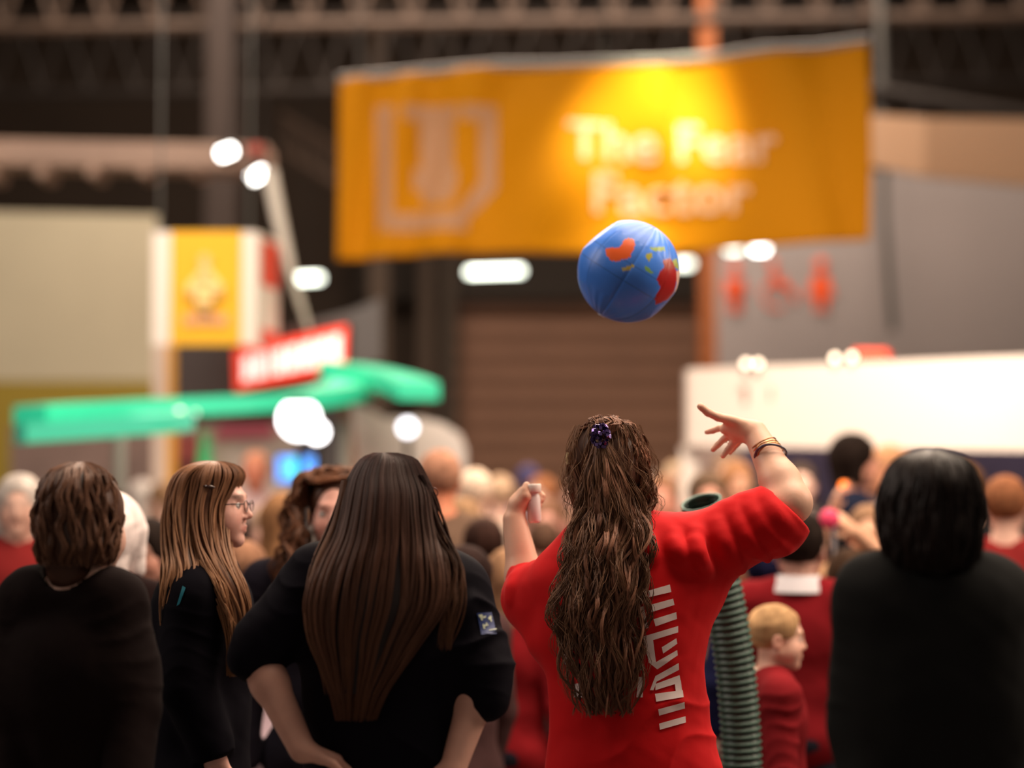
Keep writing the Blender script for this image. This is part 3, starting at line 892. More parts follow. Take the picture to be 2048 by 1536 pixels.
# narrow white and orange flag strip behind it
e = empty('flag_banner', P(328, 960, 13.4) * np.array([1, 1, 0]), 'narrow white and orange vertical flag left of the dark fascia', 'flag')
panel([(306, 1150), (334, 1150), (334, 480), (306, 480)], 13.2, .03).build('white_strip', mat('flag_white', (.70, .55, .45), rough=.6), e)
panel([(334, 1150), (353, 1150), (353, 480), (334, 480)], 13.2, .03).build('orange_strip', mat('flag_orange', (.75, .36, .05), rough=.6), e)

# dark fascia with red lit sign
e = empty('fascia', P(560, 1100, 13.1) * np.array([1, 1, 0]), 'dark grey stall fascia behind the red lit sign', 'fascia')
panel([(352, 800), (700, 770), (700, 640), (352, 682)], [13.1, 12.75, 12.75, 13.1], .2).build('board', mat('fascia_dark', (.07, .052, .048), rough=.6), e)
e = empty('wedge_panel', P(720, 1100, 13.9) * np.array([1, 1, 0]), 'mid grey wedge-shaped panel behind the right end of the red sign', 'panel')
panel([(560, 770), (762, 720), (762, 596), (700, 622), (560, 660)], 13.9, .1).build('board', mat('fascia_grey', (.13, .12, .118), rough=.6), e)
p = P(700, 720, 14.05); MB().tube([np.array([p[0], p[1], 0]), p], .04, 8).build('post', DARK, e)
e = empty('lit_sign', P(580, 760, 12.1), 'red lit sign box with white lettering on the dark fascia', 'sign')
def sgn(pts, Y, th, name, m): MB().poly([P(x, y, Y0) for (x, y), Y0 in zip(pts, Y)], th, (0, 1, 0)).build(name, m, e)
ys = [12.9, 12.6, 12.6, 12.9]
sgn([(470, 782), (688, 736), (692, 650), (467, 700)], ys, .14, 'housing', mat('sign_housing', (.8, .05, .03), rough=.4, emit=(1, .07, .03), estr=.75))
m = MB()
cuts = [0, .09, .125, .22, .255, .28, .32, .42, .455, .56, .6, .72, .755, .87, .905, 1]
for i in range(0, len(cuts) - 1, 2):
    A_, B_ = cuts[i], cuts[i + 1]
    def pt(s, t_):
        x = 486 + (680 - 486) * s; yt = 715 - (715 - 668) * s; yb = 763 - (763 - 722) * s
        return P(x, yt + (yb - yt) * t_, 12.89 - .3 * s - .02)
    m.poly([pt(A_, 1), pt(B_, 1), pt(B_, 0), pt(A_, 0)], .03, (0, 1, 0))
m.build('lettering', mat('sign_letters', (1, .9, .85), emit=(1, .84, .76), estr=1.15), e)

# green curved canopy ring
def band(pts, h, d, name, m, par):
    """ribbon of depth d and height h along a path of (px, py, Y) centre points"""
    C = catmull(np.array([[P(*p) for p in pts]]), 40)[0]
    V = []; F = []
    hh = [h * (p if True else 1) for p in np.interp(np.linspace(0, 1, 40), np.linspace(0, 1, len(pts)), [1] * len(pts))]
    for i, c in enumerate(C):
        t_ = nrm(C[min(i + 1, 39)] - C[max(i - 1, 0)]); t_[2] = 0; nv = nrm(np.cross(t_, (0, 0, 1)))
        for a, b in ((-1, -1), (1, -1), (1, 1), (-1, 1)): V.append(c + nv * a * d / 2 + np.array([0, 0, b * hh[i] / 2]))
    for i in range(39):
        for q in range(4): F.append((i * 4 + q, i * 4 + (q + 1) % 4, i * 4 + 4 + (q + 1) % 4, i * 4 + 4 + q))
    F += [(0, 1, 2, 3), (159, 158, 157, 156)]
    MB().add(V, F).build(name, m, par, smooth=False)
GREEN = mat('green_canopy', (.035, .74, .45), rough=.4, spec=.5, var=.1, vscale=1)
e = empty('canopy', P(450, 1100, 11.2) * np.array([1, 1, 0]), 'curved green canopy ring over the stall on the left', 'canopy')
band([(60, 830, 10.4), (217, 820, 10.8), (350, 815, 11.0), (500, 808, 11.2), (620, 798, 11.5), (690, 783, 11.9), (712, 768, 12.2)], .105, .30, 'front_band', GREEN, e)
band([(660, 738, 12.4), (705, 744, 12.3), (760, 755, 12.0), (805, 768, 11.7), (838, 782, 11.4)], .105, .26, 'rear_band', GREEN, e)
band([(40, 868, 10.0), (217, 856, 10.2), (290, 850, 10.3), (345, 842, 10.5)], .10, .3, 'lower_band', mat('green_canopy_low', (.06, .66, .46), rough=.4), e)
for px, Y in ((240, 10.8), (690, 12.0)):
    p = P(px, 840, Y); MB().tube([np.array([p[0], p[1], 0]), p], .035, 10).build('post', mat('pale_post', (.42, .42, .38), rough=.4), e)

# stall back walls, booth, screen and white stands
e = empty('stall_backdrop', P(300, 1100, 16) * np.array([1, 1, 0]), 'brown-grey stall backdrop under the green canopy at the left', 'backdrop')
panel([(20, 1260), (420, 1260), (420, 850), (20, 850)], 16, .1).build('board', mat('taupe', (.25, .17, .145), rough=.7, var=.25, vscale=2.5), e)
panel([(345, 1150), (400, 1150), (400, 868), (345, 868)], 15.9, .06).build('poster', mat('maroon_poster', (.30, .06, .05), rough=.6), e)
panel([(360, 1150), (384, 1150), (384, 925), (360, 925)], 15.8, .06).build('dark_panel', DARK, e)
e = empty('booth', P(490, 1100, 13.5) * np.array([1, 1, 0]), 'white booth panel with a pink band along its top', 'booth')
panel([(398, 1250), (600, 1250), (600, 845), (398, 850)], 13.5, .2).build('board', WHITE, e)
panel([(425, 876), (548, 872), (540, 846), (440, 848)], 13.4, .08).build('pink_band', mat('pink', (.78, .17, .26), rough=.5), e)
panel([(393, 945), (424, 945), (416, 866), (404, 866)], 13.3, .05).build('green_board', mat('green_board', (.02, .62, .22), rough=.5), e)
e = empty('stall_backdrop', P(640, 1100, 14.5) * np.array([1, 1, 0]), 'dark grey-blue stall wall around the blue screen', 'backdrop')
panel([(600, 1250), (705, 1250), (705, 800), (600, 800)], 14.5, .1).build('board', mat('slate', (.12, .11, .115), rough=.7), e)
e = empty('screen', P(592, 966, 12.6), 'glowing blue screen between the booth and the curly red hair', 'screen')
MB().box(P(592, 938, 12.6), (.27, .05, .19), bev=.01).build('bezel', DARK, e)
m = MB().box(P(592, 938, 12.56), (.245, .02, .165)); m.build('display', mat('blue_display', (.05, .2, .9), emit=(.12, .40, 1.0), estr=1.5), e)
MB().box(P(594, 936, 12.54), (.10, .01, .12), bev=.004).build('cyan_picture', mat('cyan_display', (.1, .6, .8), emit=(.08, .85, .95), estr=1.3), e)
p = P(592, 966, 12.6); MB().tube([p, np.array([p[0], p[1], 0])], .03, 8).build('stand', DARK, e)
e = empty('exhibit_panel', P(800, 1100, 12.4) * np.array([1, 1, 0]), 'white curved exhibition panel behind the dark-haired girl', 'exhibition panel')
panel([(700, 1200), (932, 1200), (932, 900), (920, 868), (885, 846), (840, 836), (770, 836), (735, 815), (705, 808), (694, 822)], 12.4, .2).build('board', mat('stand_white', (.80, .72, .68), rough=.5), e)
panel([(672, 1200), (724, 1200), (716, 950), (700, 815), (680, 815)], 12.2, .1).build('tan_edge', mat('tan_edge', (.38, .19, .12), rough=.6), e)

# white stall board at right
Yr0, Yr1 = 11.4, 9.8
YR = lambda px: Yr0 + (Yr1 - Yr0) * (px - 1375) / (2200 - 1375)
e = empty('stall', P(1760, 1100, 10.6) * np.array([1, 1, 0]), 'brightly lit white stall board on the right with faint dark lettering', 'stall')
MB().poly([P(1376, 892, Yr0), P(2200, 905, Yr1), P(2200, 705, Yr1), P(1376, 738, Yr0)], .25, (0, 1, 0)).build('fascia_board', mat('stall_white', (.70, .60, .54), rough=.5), e)
for (x, y, w, h_) in ((1494, 790, 16, 36), (1494, 776, 30, 8), (1548, 788, 20, 28), (1590, 788, 14, 26), (1640, 787, 18, 26), (1782, 786, 22, 34), (1720, 786, 14, 26)):
    Y = YR(x); MB().box(P(x, y, Y - .02), (w * Y / F_PX, .03, h_ * Y / F_PX), bev=.004).build('letter', mat('stall_letters', (.30, .22, .19), rough=.6), e)
MB().poly([P(1490, 1000, 11.9), P(2210, 1000, 10.3), P(2210, 898, 10.3), P(1490, 892, 11.9)], .15, (0, 1, 0)).build('blue_header', mat('blue_header', (.11, .10, .20), rough=.5), e)
MB().poly([P(1376, 1260, 12.2), P(2215, 1260, 10.6), P(2215, 895, 10.6), P(1376, 892, 12.2)], .1, (0, 1, 0)).build('rear_wall', mat('stall_rear', (.42, .31, .27), rough=.6), e)
for px in (1382, 2190):
    p = P(px, 892, YR(px)); MB().box((p[0], p[1] + .15, p[2] / 2), (.1, .1, p[2])).build('post', WHITE, e)
for i, px in enumerate((1492, 1516, 1670, 1704)):
    Y = YR(px); p = P(px, (727, 727, 716, 714)[i], Y - .08)
    lt = empty('stall_lamp', p - np.array([0, 0, .05]), ('left', 'right')[i % 2] + ' round lamp of the ' + ('pair above the left end of the white stall board' if i < 2 else 'pair above the middle of the white stall board'), 'lamp', 'round lamps on the white stall')
    MB().ball(p, .02, 12).build('bulb', mat('warm_bulb', (1, .8, .6), emit=(1, .78, .58), estr=5 if i < 2 else 9), lt)
    MB().tube([p + np.array([0, .0, -.02]), p + np.array([0, .05, -.06])], .012, 8).build('arm', DARK, lt)
spot(P(1640, 660, 9.0) + np.array([0, -.3, .9]), P(1700, 800, 10.6), 135, 70, (1, .86, .68))
spot(P(1900, 600, 8.6) + np.array([0, 0, .9]), P(1850, 800, 10.3), 220, 70, (1, .88, .72))

# fluorescent and round hall lights
def fluoro(px, py, Y, w, h_, label, estr, tilt=0.0, col=(.92, 1, .84)):
    p = P(px, py, Y); e = empty('strip_light', p + np.array([0, 0, .06]), label, 'light', 'hall lights')
    c, s = math.cos(tilt), math.sin(tilt); R = np.array([[c, 0, -s], [0, 1, 0], [s, 0, c]])
    MB().box(p, (w, .12, h_), R=R, bev=h_ * .25).build('tube', mat('tube_glow_%d' % int(estr), (1, 1, 1), emit=col, estr=estr), e)
    MB().tube([p + np.array([0, .1, h_ * .6]), np.array([p[0], p[1] + .1, 9.5])], .006, 5).build('hanging_rod', DARK, e)
    MB().box(p + np.array([0, .1, h_ * .6]), (w * 1.06, .2, h_ * .5), R=R, bev=.02).build('housing', DARK, e)
    return e
fluoro(990, 543, 26, .76, .075, 'long strip light below the middle of the big yellow banner', 7, .03)
fluoro(612, 557, 26, .42, .075, 'short strip light left of the big yellow banner, beside the pale cord', 7, .05)
fluoro(1368, 528, 26, .24, .09, 'strip light half hidden behind the inflatable globe', 4, .03)
fluoro(1467, 492, 19, .17, .13, 'left light of the pair under the banner above the pictograms', 5, 0, (.86, 1, .88))
fluoro(1519, 490, 19, .17, .15, 'right light of the pair under the banner above the pictograms', 9, 0, (.95, 1, .95))
def hallspot(px, py, label, tilt):
    Y = 14; p = P(px, py, Y); e = empty('spotlight', p + np.array([0, 0, .1]), label, 'spotlight', 'spotlights at the top left')
    c, s = math.cos(tilt), math.sin(tilt); R = np.array([[c, 0, -s], [0, 1, 0], [s, 0, c]])
    MB().box(p, (.13, .05, .07), R=R, bev=.02).build('lens', mat('spot_lens', (1, 1, 1), emit=(1, .97, .9), estr=9), e)
    MB().box(p + np.array([0, .12, .02]), (.17, .18, .12), R=R, bev=.03).build('housing', DARK, e)
    MB().tube([p + np.array([0, .12, .05]), p + np.array([.02, .2, .35]), np.array([p[0] + .02, p[1] + .2, 9.5])], .012, 6).build('bracket', DARK, e)
hallspot(453, 304, 'upper left spotlight on the pale beam', .35)
hallspot(515, 350, 'lower right spotlight hanging under the end of the pale beam', .5)
t = MB().tube([P(538, 340, 12.5), P(556, 430, 12.5), P(582, 545, 12.5), P(618, 660, 12.6)], .03, 8, radii=[.05, .045, .032, .016]).build('pale_rope', mat('pale_cord', (.50, .45, .40), rough=.6))
tagit(t, 'pale tapering cord hanging from the lower spotlight down to the fascia', 'rope')
t = MB().box(P(512, 300, 14.3), (.14, .1, .08), bev=.02).build('red_fixture', mat('fixture_red', (.55, .07, .04), rough=.5)); tagit(t, 'small red fixture on the pale beam between the two spotlights', 'fixture')
# floodlights of the white stall
def flood(px, py, Y, r, label, estr, col=(1, .98, 1)):
    p = P(px, py, Y); e = empty('floodlight', np.array([p[0], p[1], 0]), label, 'floodlight', 'floodlights on the stands')
    MB().tube([p + np.array([0, .0, 0]), p + np.array([0, .01, 0])], r, 24).build('lens', mat('flood_%d' % int(estr), (1, 1, 1), emit=col, estr=estr), e)
    MB().tube([p + np.array([0, .012, 0]), p + np.array([0, .16, .02])], r, 20, radii=[r * 1.08, r * .6]).build('housing', DARK, e)
    MB().tube([p + np.array([0, .1, -r * .5]), np.array([p[0], p[1] + .1, 0])], .02, 8).build('stand', DARK, e)
flood(598, 838, 10.9, .115, 'largest glaring white floodlight, under the green canopy', 6)
flood(634, 864, 10.7, .06, 'small floodlight at the lower right of the glaring one', 6)
flood(815, 855, 12.0, .055, 'round white floodlight in front of the white curved panel', 4, (.93, .93, 1))
def bulb(px, py, Y, r, label, estr, col):
    t = MB().ball(P(px, py, Y), r, 12).build('light_bulb', mat('bulb_%d_%d' % (px, int(estr * 10)), (1, 1, 1), emit=col, estr=estr)); tagit(t, label, 'bulb', 'small bulbs under the green canopy')
bulb(360, 823, 10.83, .018, 'small yellow-green bulb on the green canopy, above the long auburn hair', 2.2, (.75, .85, .45))
bulb(391, 826, 10.9, .014, 'faint bulb just right of the yellow-green bulb on the canopy', 1.2, (.6, .7, .6))
bulb(751, 776, 11.9, .016, 'faint tan bulb under the right end of the green canopy', .9, (.7, .5, .3))
bulb(330, 885, 15.94, .05, 'soft pink bulb below the green canopy at the left', .9, (.8, .45, .35))

# ------------------------------------------------------------------ foreground: woman in the red sweatshirt
YA = 4.28
RED_CLOTH = mat('red_sweatshirt', (.62, .005, .008), rough=.75, spec=.15, var=.05, vscale=14, bump=.06, bscale=50, sheen=.03)
def A(px, py, dy=0.0): return P(px, py, YA + dy)
baseA = A(1262, 1500); baseA[2] = 0
chest = A(1236, 1215, .0); pel = A(1268, 1530, .0)
JA = skeleton(baseA[0], baseA[1], 1.74, yaw=0,
              pelvis=pel, waist=A(1258, 1420), chest=chest, neck=A(1215, 1085, -.005),
              shL=A(1128, 1168, .02), shR=A(1330, 1112, .0),
              elL=A(1058, 1205, .16), wrL=A(1029, 1040, .20),
              elR=A(1582, 1006, -.02), wrR=A(1511, 866, .10),
              head=A(1214, 936, .03), hf=nrm([-.12, 1, .10]), hu=nrm([-.06, 0, 1]), hs=.96,
              hipL=pel + np.array([-.088, 0, -.03]), hipR=pel + np.array([.088, 0, -.03]))
def hand_AR(S):
    w = lambda px, py, d: A(px, py, d + .10)
    r = .0088
    # palm
    S.cap(w(1508, 862, 0), w(1462, 846, .0), .021, .013, k=.012)
    S.cap(w(1506, 872, .0), w(1470, 872, .01), .017, .013, k=.012)
    S.cap(w(1500, 866, .0), w(1450, 858, .01), .019, .013, k=.012)
    S.cap(w(1500, 852, 0), w(1452, 838, -.01), .013, .0115, k=.008)
    def chain(pts, r0, k=.004):
        for i in range(len(pts) - 1):
            S.cap(w(*pts[i]), w(*pts[i + 1]), r0 - .0007 * i, r0 - .0007 * (i + 1), k=k)
    chain([(1468, 842, -.01), (1436, 834, -.02), (1416, 825, -.025), (1401, 813, -.03)], .0108)     # thumb
    chain([(1456, 853, .01), (1440, 856, .03), (1426, 861, .045), (1414, 864, .055)], r)             # first finger
    chain([(1462, 868, .015), (1448, 878, .025), (1436, 889, .03), (1426, 899, .03)], r)            # middle
    chain([(1474, 876, .01), (1464, 888, .015), (1455, 900, .015), (1446, 912, .01)], r)            # ring
    chain([(1484, 878, .03), (1474, 888, .045), (1466, 898, .05), (1460, 906, .05)], .0076)         # little
bot0 = A(1066, 968, .20); bot1 = A(1069, 1046, .20)
def hand_AL(S):
    w = lambda px, py, d: A(px, py, d + .20)
    S.cap(w(1028, 1034, 0), w(1036, 1008, 0), .0175, .019, k=.012)
    S.cap(w(1034, 1010, 0), w(1050, 992, -.01), .021, .016, k=.012)
    S.cap(w(1038, 1000, .01), w(1046, 984, .0), .017, .013, k=.012)
    def chain(pts, r0):
        for i in range(len(pts) - 1):
            S.cap(w(*pts[i]), w(*pts[i + 1]), r0 - .0006 * i, r0 - .0006 * (i + 1), k=.003)
    # four fingers wrap round the far side of the bottle, thumb on the near side
    chain([(1048, 982, .01), (1058, 978, .030), (1074, 980, .034), (1087, 992, .020)], .0085)
    chain([(1050, 992, .01), (1060, 994, .030), (1074, 996, .032), (1084, 1000, .018)], .0085)
    chain([(1050, 1002, .01), (1060, 1008, .028), (1072, 1010, .030), (1080, 1010, .018)], .0082)
    chain([(1048, 1010, .008), (1056, 1018, .024), (1068, 1021, .026), (1076, 1020, .018)], .0072)
    chain([(1042, 992, -.012), (1049, 980, -.012), (1053, 970, -.006)], .0098)
def extraA(T):
    # loose, pushed-up cloth
    T.cap(A(1150, 1160, .0), A(1062, 1205, .10), .055, .056, k=.04)
    T.cap(A(1062, 1195, .12), A(1052, 1155, .15), .052, .046, k=.03, clip=[(A(1047, 1128, .15), nrm([-.1, 0, 1]))])
    T.cap(A(1062, 1190, .08), A(1105, 1275, .03), .052, .06, k=.05)
    for (x0, y0, x1, y1, r) in ((1040, 1140, 1034, 1235, .012), (1070, 1130, 1078, 1240, .013), (1098, 1150, 1092, 1290, .012)):
        pr = None
        for q_ in range(6):
            s_ = q_ / 5; pt_ = A(x0 + (x1 - x0) * s_ - 8 * math.sin(3.1 * s_), y0 + (y1 - y0) * s_, .135 - .085 * math.sin(math.pi * (.1 + .8 * s_)) - (.03 if x0 > 1060 else 0)); rr_ = r * (.5 + .5 * math.sin(math.pi * s_))
            if pr is not None: T.cap(pr[0], pt_, pr[1], rr_, k=.02)
            pr = (pt_, rr_)
    T.cap(A(1320, 1125), A(1470, 1082), .074, .060, k=.03)
    T.cap(A(1470, 1085), A(1560, 1052, -.01), .060, .062, k=.03)
    T.cap(A(1300, 1160), A(1400, 1150), .070, .050, k=.05)
    T.cap(A(1545, 1060, -.01), A(1571, 1028, -.015), .062, .053, k=.02, clip=[(A(1573, 1015, -.015), nrm(A(1600, 985, 0) - A(1560, 1030, 0)))])
    T.cap(A(1285, 1110), A(1375, 1180), .090, .085, k=.05); T.cap(A(1340, 1108, -.01), A(1430, 1102, -.01), .080, .068, k=.03)
    T.ell(A(1300, 1250), (.118, .105, .17), k=.05)
    T.cap(A(1275, 1300), A(1300, 1560), .135, .140, k=.05, flat=((0, 1, 0), .72))
    T.cap(A(1215, 1300), A(1235, 1560), .135, .140, k=.05, flat=((0, 1, 0), .72))
    # deep folds of the raised sleeve: gathered ridges running down and out
    for (x0, y0, x1, y1, r) in ((1296, 1066, 1310, 1140, .014), (1345, 1064, 1385, 1140, .012), (1390, 1052, 1424, 1160, .013),
                                (1432, 1036, 1486, 1140, .016), (1466, 1022, 1536, 1122, .014), (1500, 1004, 1572, 1100, .016),
                                (1532, 994, 1592, 1070, .014)):
        pr = None
        for q_ in range(7):
            s_ = q_ / 6; dd_ = -.030 - (.048 + (.03 if x0 < 1400 else 0)) * math.sin(math.pi * (.05 + .85 * s_)); bend = 10 * math.sin(math.pi * s_)
            pt_ = A(x0 + (x1 - x0) * s_ - bend, y0 + (y1 - y0) * s_, dd_); rr_ = r * (.5 + .45 * math.sin(math.pi * s_))
            if pr is not None: T.cap(pr[0], pt_, pr[1], rr_, k=.022)
            pr = (pt_, rr_)
    T.cap(A(1160, 1080, -.02), A(1290, 1064, -.02), .026, .030, k=.03)
foldsA = [(A(1340, 1110), A(1580, 1035), .004, 12, .065, 1.2), (A(1300, 1330), A(1320, 1540), .004, 9, .13, 2.1), (A(1150, 1165, .02), A(1055, 1200, .14), .007, 14, .06, .4)]
def cutA(T):
    d = nrm(A(1600, 990) - A(1560, 1032)); c = A(1574, 1018, -.015)
    T.cap(c + d * .05, c + d * .25, .13, .13, k=.006, clip=[(c, -d)], sub=True)
    T.cap(A(1540, 1040, -.015), A(1600, 1000, -.015), .046, .050, k=.006, sub=True)
H_DK, H_LT = (.060, .024, .014), (.35, .155, .09)
hairA = []
# head hair drawn up to the clip
capst = [st(1146, 1282, 1010, YA + .055, .075), st(1138, 1296, 960, YA + .04, .098), st(1140, 1294, 915, YA + .03, .108), st(1150, 1283, 872, YA + .02, .095), st(1172, 1262, 848, YA - .005, .060), st(1192, 1236, 843, YA - .05, .022)]
hairA.append(core(capst, .95, H_DK)); hairA.append(strands(capst, 2600, 16, .0011, 11, rho=(.95, 1.04), wave=.006, wfreq=2.2, clump=.7, nclump=70, frizz=.0022, cols=(H_DK, H_LT), endvar=.05))
# small puff over the clip
puf = [st(1190, 1222, 868, YA - .085, .012), st(1178, 1244, 850, YA - .07, .035), st(1180, 1238, 834, YA - .03, .035), st(1200, 1216, 840, YA + .02, .02)]
hairA.append(strands(puf, 260, 12, .0011, 12, phi=(0, 360), rho=(.4, 1.05), wave=.006, clump=.6, nclump=26, cols=(H_DK, H_LT)))
# back of the head from the clip downwards
bk = [st(1190, 1214, 880, YA - .085, .014), st(1182, 1234, 912, YA - .092, .022), st(1168, 1258, 955, YA - .092, .034)]
pony = bk + [st(1160, 1280, 1010, YA - .088, .048), st(1146, 1298, 1060, YA - .105, .052), st(1130, 1290, 1115, YA - .125, .052), st(1118, 1288, 1180, YA - .135, .050), st(1112, 1284, 1240, YA - .140, .047), st(1120, 1280, 1300, YA - .142, .042), st(1140, 1275, 1370, YA - .142, .034), st(1160, 1262, 1430, YA - .142, .024)]
hairA.append(core(pony[:-2], .62, H_DK))
hairA.append(strands(pony, 5200, 40, .0013, 13, rho=(.35, 1.0), wave=.014, wfreq=3.6, clump=.92, nclump=80, frizz=.0018, cols=(H_DK, H_LT), endvar=.5, w0=.05))
hairA.append(strands(pony, 500, 40, .0009, 14, rho=(.9, 1.12), wave=.014, wfreq=4.0, clump=.5, nclump=70, frizz=.006, cols=(H_DK, (.30, .15, .08)), endvar=.45, w0=.05))
# side locks by the right ear and left cheek
for (pts, nn, sd) in (([(1268, 1292, 915, -.02, .03), (1282, 1304, 960, -.02, .028), (1288, 1310, 1000, -.025, .024), (1276, 1298, 1045, -.05, .02), (1262, 1280, 1085, -.09, .015)], 420, 15),
                      ([(1140, 1160, 930, -.0, .03), (1150, 1172, 980, -.02, .03), (1150, 1176, 1040, -.06, .025), (1136, 1156, 1100, -.10, .02), (1120, 1132, 1180, -.13, .012)], 380, 16)):
    q = [st(a, b, c, YA + d, e_) for (a, b, c, d, e_) in pts]
    hairA.append(strands(q, nn, 24, .0011, sd, rho=(.1, 1.05), wave=.008, wfreq=2.6, clump=.75, nclump=16, cols=(H_DK, H_LT)))
fly = [st(1150, 1280, 850, YA, .09), st(1128, 1308, 920, YA, .11), st(1130, 1318, 990, YA, .10), st(1136, 1312, 1050, YA - .03, .09)]
hairA.append(strands(fly, 150, 20, .0006, 17, rho=(.88, 1.06), wave=.012, wfreq=2.5, clump=.3, nclump=60, frizz=.006, cols=((.14, .07, .04), (.34, .18, .10))))
woman = make_person(JA, 'woman in a red sweatshirt seen from behind with both arms raised to throw the ball', skin=(.74, .44, .32), h=.0038, gh=.0042, fine=True,
                    top=(.6, .0, .0), topname='sweatshirt', sleeve=0.0, sleeveR=0.0, g=.014, hands={'R': hand_AR, 'L': hand_AL}, extra_top=extraA, folds=foldsA, topmat=RED_CLOTH, sub_top=cutA, wr=1.12,
                    hair=join(hairA), bottom=(.02, .02, .035))
# print on the back of the sweatshirt
shirt = bpy.data.objects[woman['_top']]
mw = Matrix.Translation(woman.location)
bv = BVHTree.FromPolygons([mw @ v.co for v in shirt.data.vertices], [tuple(p.vertices) for p in shirt.data.polygons])
camv = Vector((0, 0, CAM_Z))
def on_cloth(px, py, bvh, off=.0025):
    d = Vector(nrm(P(px, py, 5.0) - np.array([0, 0, CAM_Z])))
    hit = bvh.ray_cast(camv, d)
    if hit[0] is None: return np.array(camv + d * 4.2)
    return np.array(hit[0] + hit[1] * off) if hit[1].dot(d) < 0 else np.array(hit[0] - hit[1] * off)
cv = lambda x, y: (1100 + x * .1797, 1100 + y * .1797)
QS = [[(1085, 455), (1330, 385), (1345, 468), (1100, 525)], [(1115, 610), (1365, 540), (1380, 610), (1130, 690)], [(1150, 770), (1400, 690), (1408, 765), (1172, 848)],
      [(1035, 960), (1420, 845), (1420, 915), (1050, 1030)], [(1040, 1000), (1145, 1000), (1178, 1250), (1100, 1255)], [(1100, 1250), (1178, 1245), (1215, 1290), (1190, 1325)], [(1178, 1245), (1410, 1110), (1415, 1170), (1195, 1322)],
      [(1240, 1080), (1400, 980), (1410, 1040), (1255, 1150)], [(1170, 1400), (1425, 1255), (1430, 1330), (1185, 1462)], [(1110, 1560), (1170, 1400), (1190, 1440), (1150, 1560)],
      [(1170, 1490), (1435, 1390), (1450, 1470), (1170, 1560)], [(1380, 1450), (1450, 1450), (1470, 1640), (1400, 1640)], [(1165, 1600), (1470, 1560), (1480, 1640), (1180, 1690)],
      [(1200, 1770), (1490, 1690), (1495, 1760), (1210, 1840)], [(1210, 1930), (1500, 1850), (1505, 1920), (1220, 2000)],
      [(960, 640), (1040, 625), (1095, 865), (1020, 885)], [(985, 480), (1020, 475), (1028, 550), (992, 556)], [(860, 1320), (1035, 1260), (1050, 1320), (865, 1385)],
      [(985, 1410), (1040, 1410), (1030, 1640), (960, 1640)], [(850, 840), (930, 850), (940, 905), (880, 890)], [(840, 530), (890, 530), (885, 600), (830, 590)], [(930, 960), (960, 960), (975, 1060), (935, 1060)],
      [(45, 780), (95, 770), (100, 880), (60, 880)], [(160, 960), (185, 960), (200, 1030), (165, 1020)], [(120, 1110), (215, 1105), (215, 1150), (130, 1185)], [(140, 1190), (200, 1180), (200, 1300), (160, 1250)], [(270, 1490), (390, 1470), (410, 1640), (270, 1640)]]
m = MB()
for q in QS:
    sb = 10; V = []; Fq = []
    q = [np.array(cv(*p)) for p in q]
    for j in range(sb + 1):
        for i in range(sb + 1):
            s, t_ = i / sb, j / sb
            p = (q[0] * (1 - s) + q[1] * s) * (1 - t_) + (q[3] * (1 - s) + q[2] * s) * t_
            V.append(on_cloth(p[0], p[1], bv))
    for j in range(sb):
        for i in range(sb):
            a = j * (sb + 1) + i; Fq.append((a, a + 1, a + sb + 2, a + sb + 1))
    m.add(V, Fq)
m.build('back_print', mat('white_print', (.86, .70, .68), rough=.6), shirt and woman, smooth=True)
# glittery dark hair clip
rg = random.Random(5); m = MB()
for i in range(80):
    th = rg.uniform(0, 6.28); ph = rg.uniform(-1, 1); c = A(1201, 872, -.112) + np.array([.019 * math.cos(th) * math.sqrt(1 - ph * ph), .012 * math.sin(th) * math.sqrt(1 - ph * ph), .025 * ph])
    R_ = np.array(Matrix.Rotation(rg.uniform(0, 3), 3, Vector((rg.random(), rg.random(), rg.random())).normalized()))
    m.box(c, (.0065, .0065, .0065), R=R_)
m.build('hair_clip', mat('purple_glitter', (.10, .06, .20), rough=.12, spec=1.0, metal=.75), woman)
MB().tube([A(1137, 905, -.03), A(1134, 915, -.03), A(1136, 928, -.03)], .004, 8).build('earring', mat('pale_gold', (.85, .65, .40), rough=.25, metal=.6), woman)
# bracelets on the right wrist
wd = nrm(A(1520, 880, .08) - A(1560, 950, .02))
def ringm(c, d, r, t_, n=30, wobx=0.0):
    u = nrm(np.cross(d, (0, 0, 1))); v = np.cross(d, u)
    pts = [np.array(c) + r * (u * math.cos(a) + v * math.sin(a)) + d * wobx * math.sin(2 * a) for a in np.linspace(0, 2 * math.pi, n + 1)]
    return MB().tube(pts, t_, 6)
for i, (px, py, r, t_, nm, mm) in enumerate([(1529, 893, .0300, .0018, 'beaded_bracelet', mat('bronze', (.40, .19, .08), rough=.3, metal=.8)), (1532, 898, .0308, .0017, 'gold_bangle', mat('gold', (.75, .45, .20), rough=.25, metal=.9)),
                                      (1536, 903, .0316, .0016, 'gold_bangle', MATS['gold']), (1539, 907, .0322, .0017, 'beaded_bracelet', MATS['bronze'])]):
    ringm(A(px, py, .065 - i * .006), wd, r, t_, wobx=.002 * (i - 1.5)).build(nm, mm, woman, smooth=True)
ringm(A(1541, 909, .042), nrm(wd + np.array([.25, .1, .1])), .0355, .0030, wobx=.003).build('dark_bangle', mat('dark_bangle', (.05, .035, .07), rough=.25, spec=.8), woman, smooth=True)

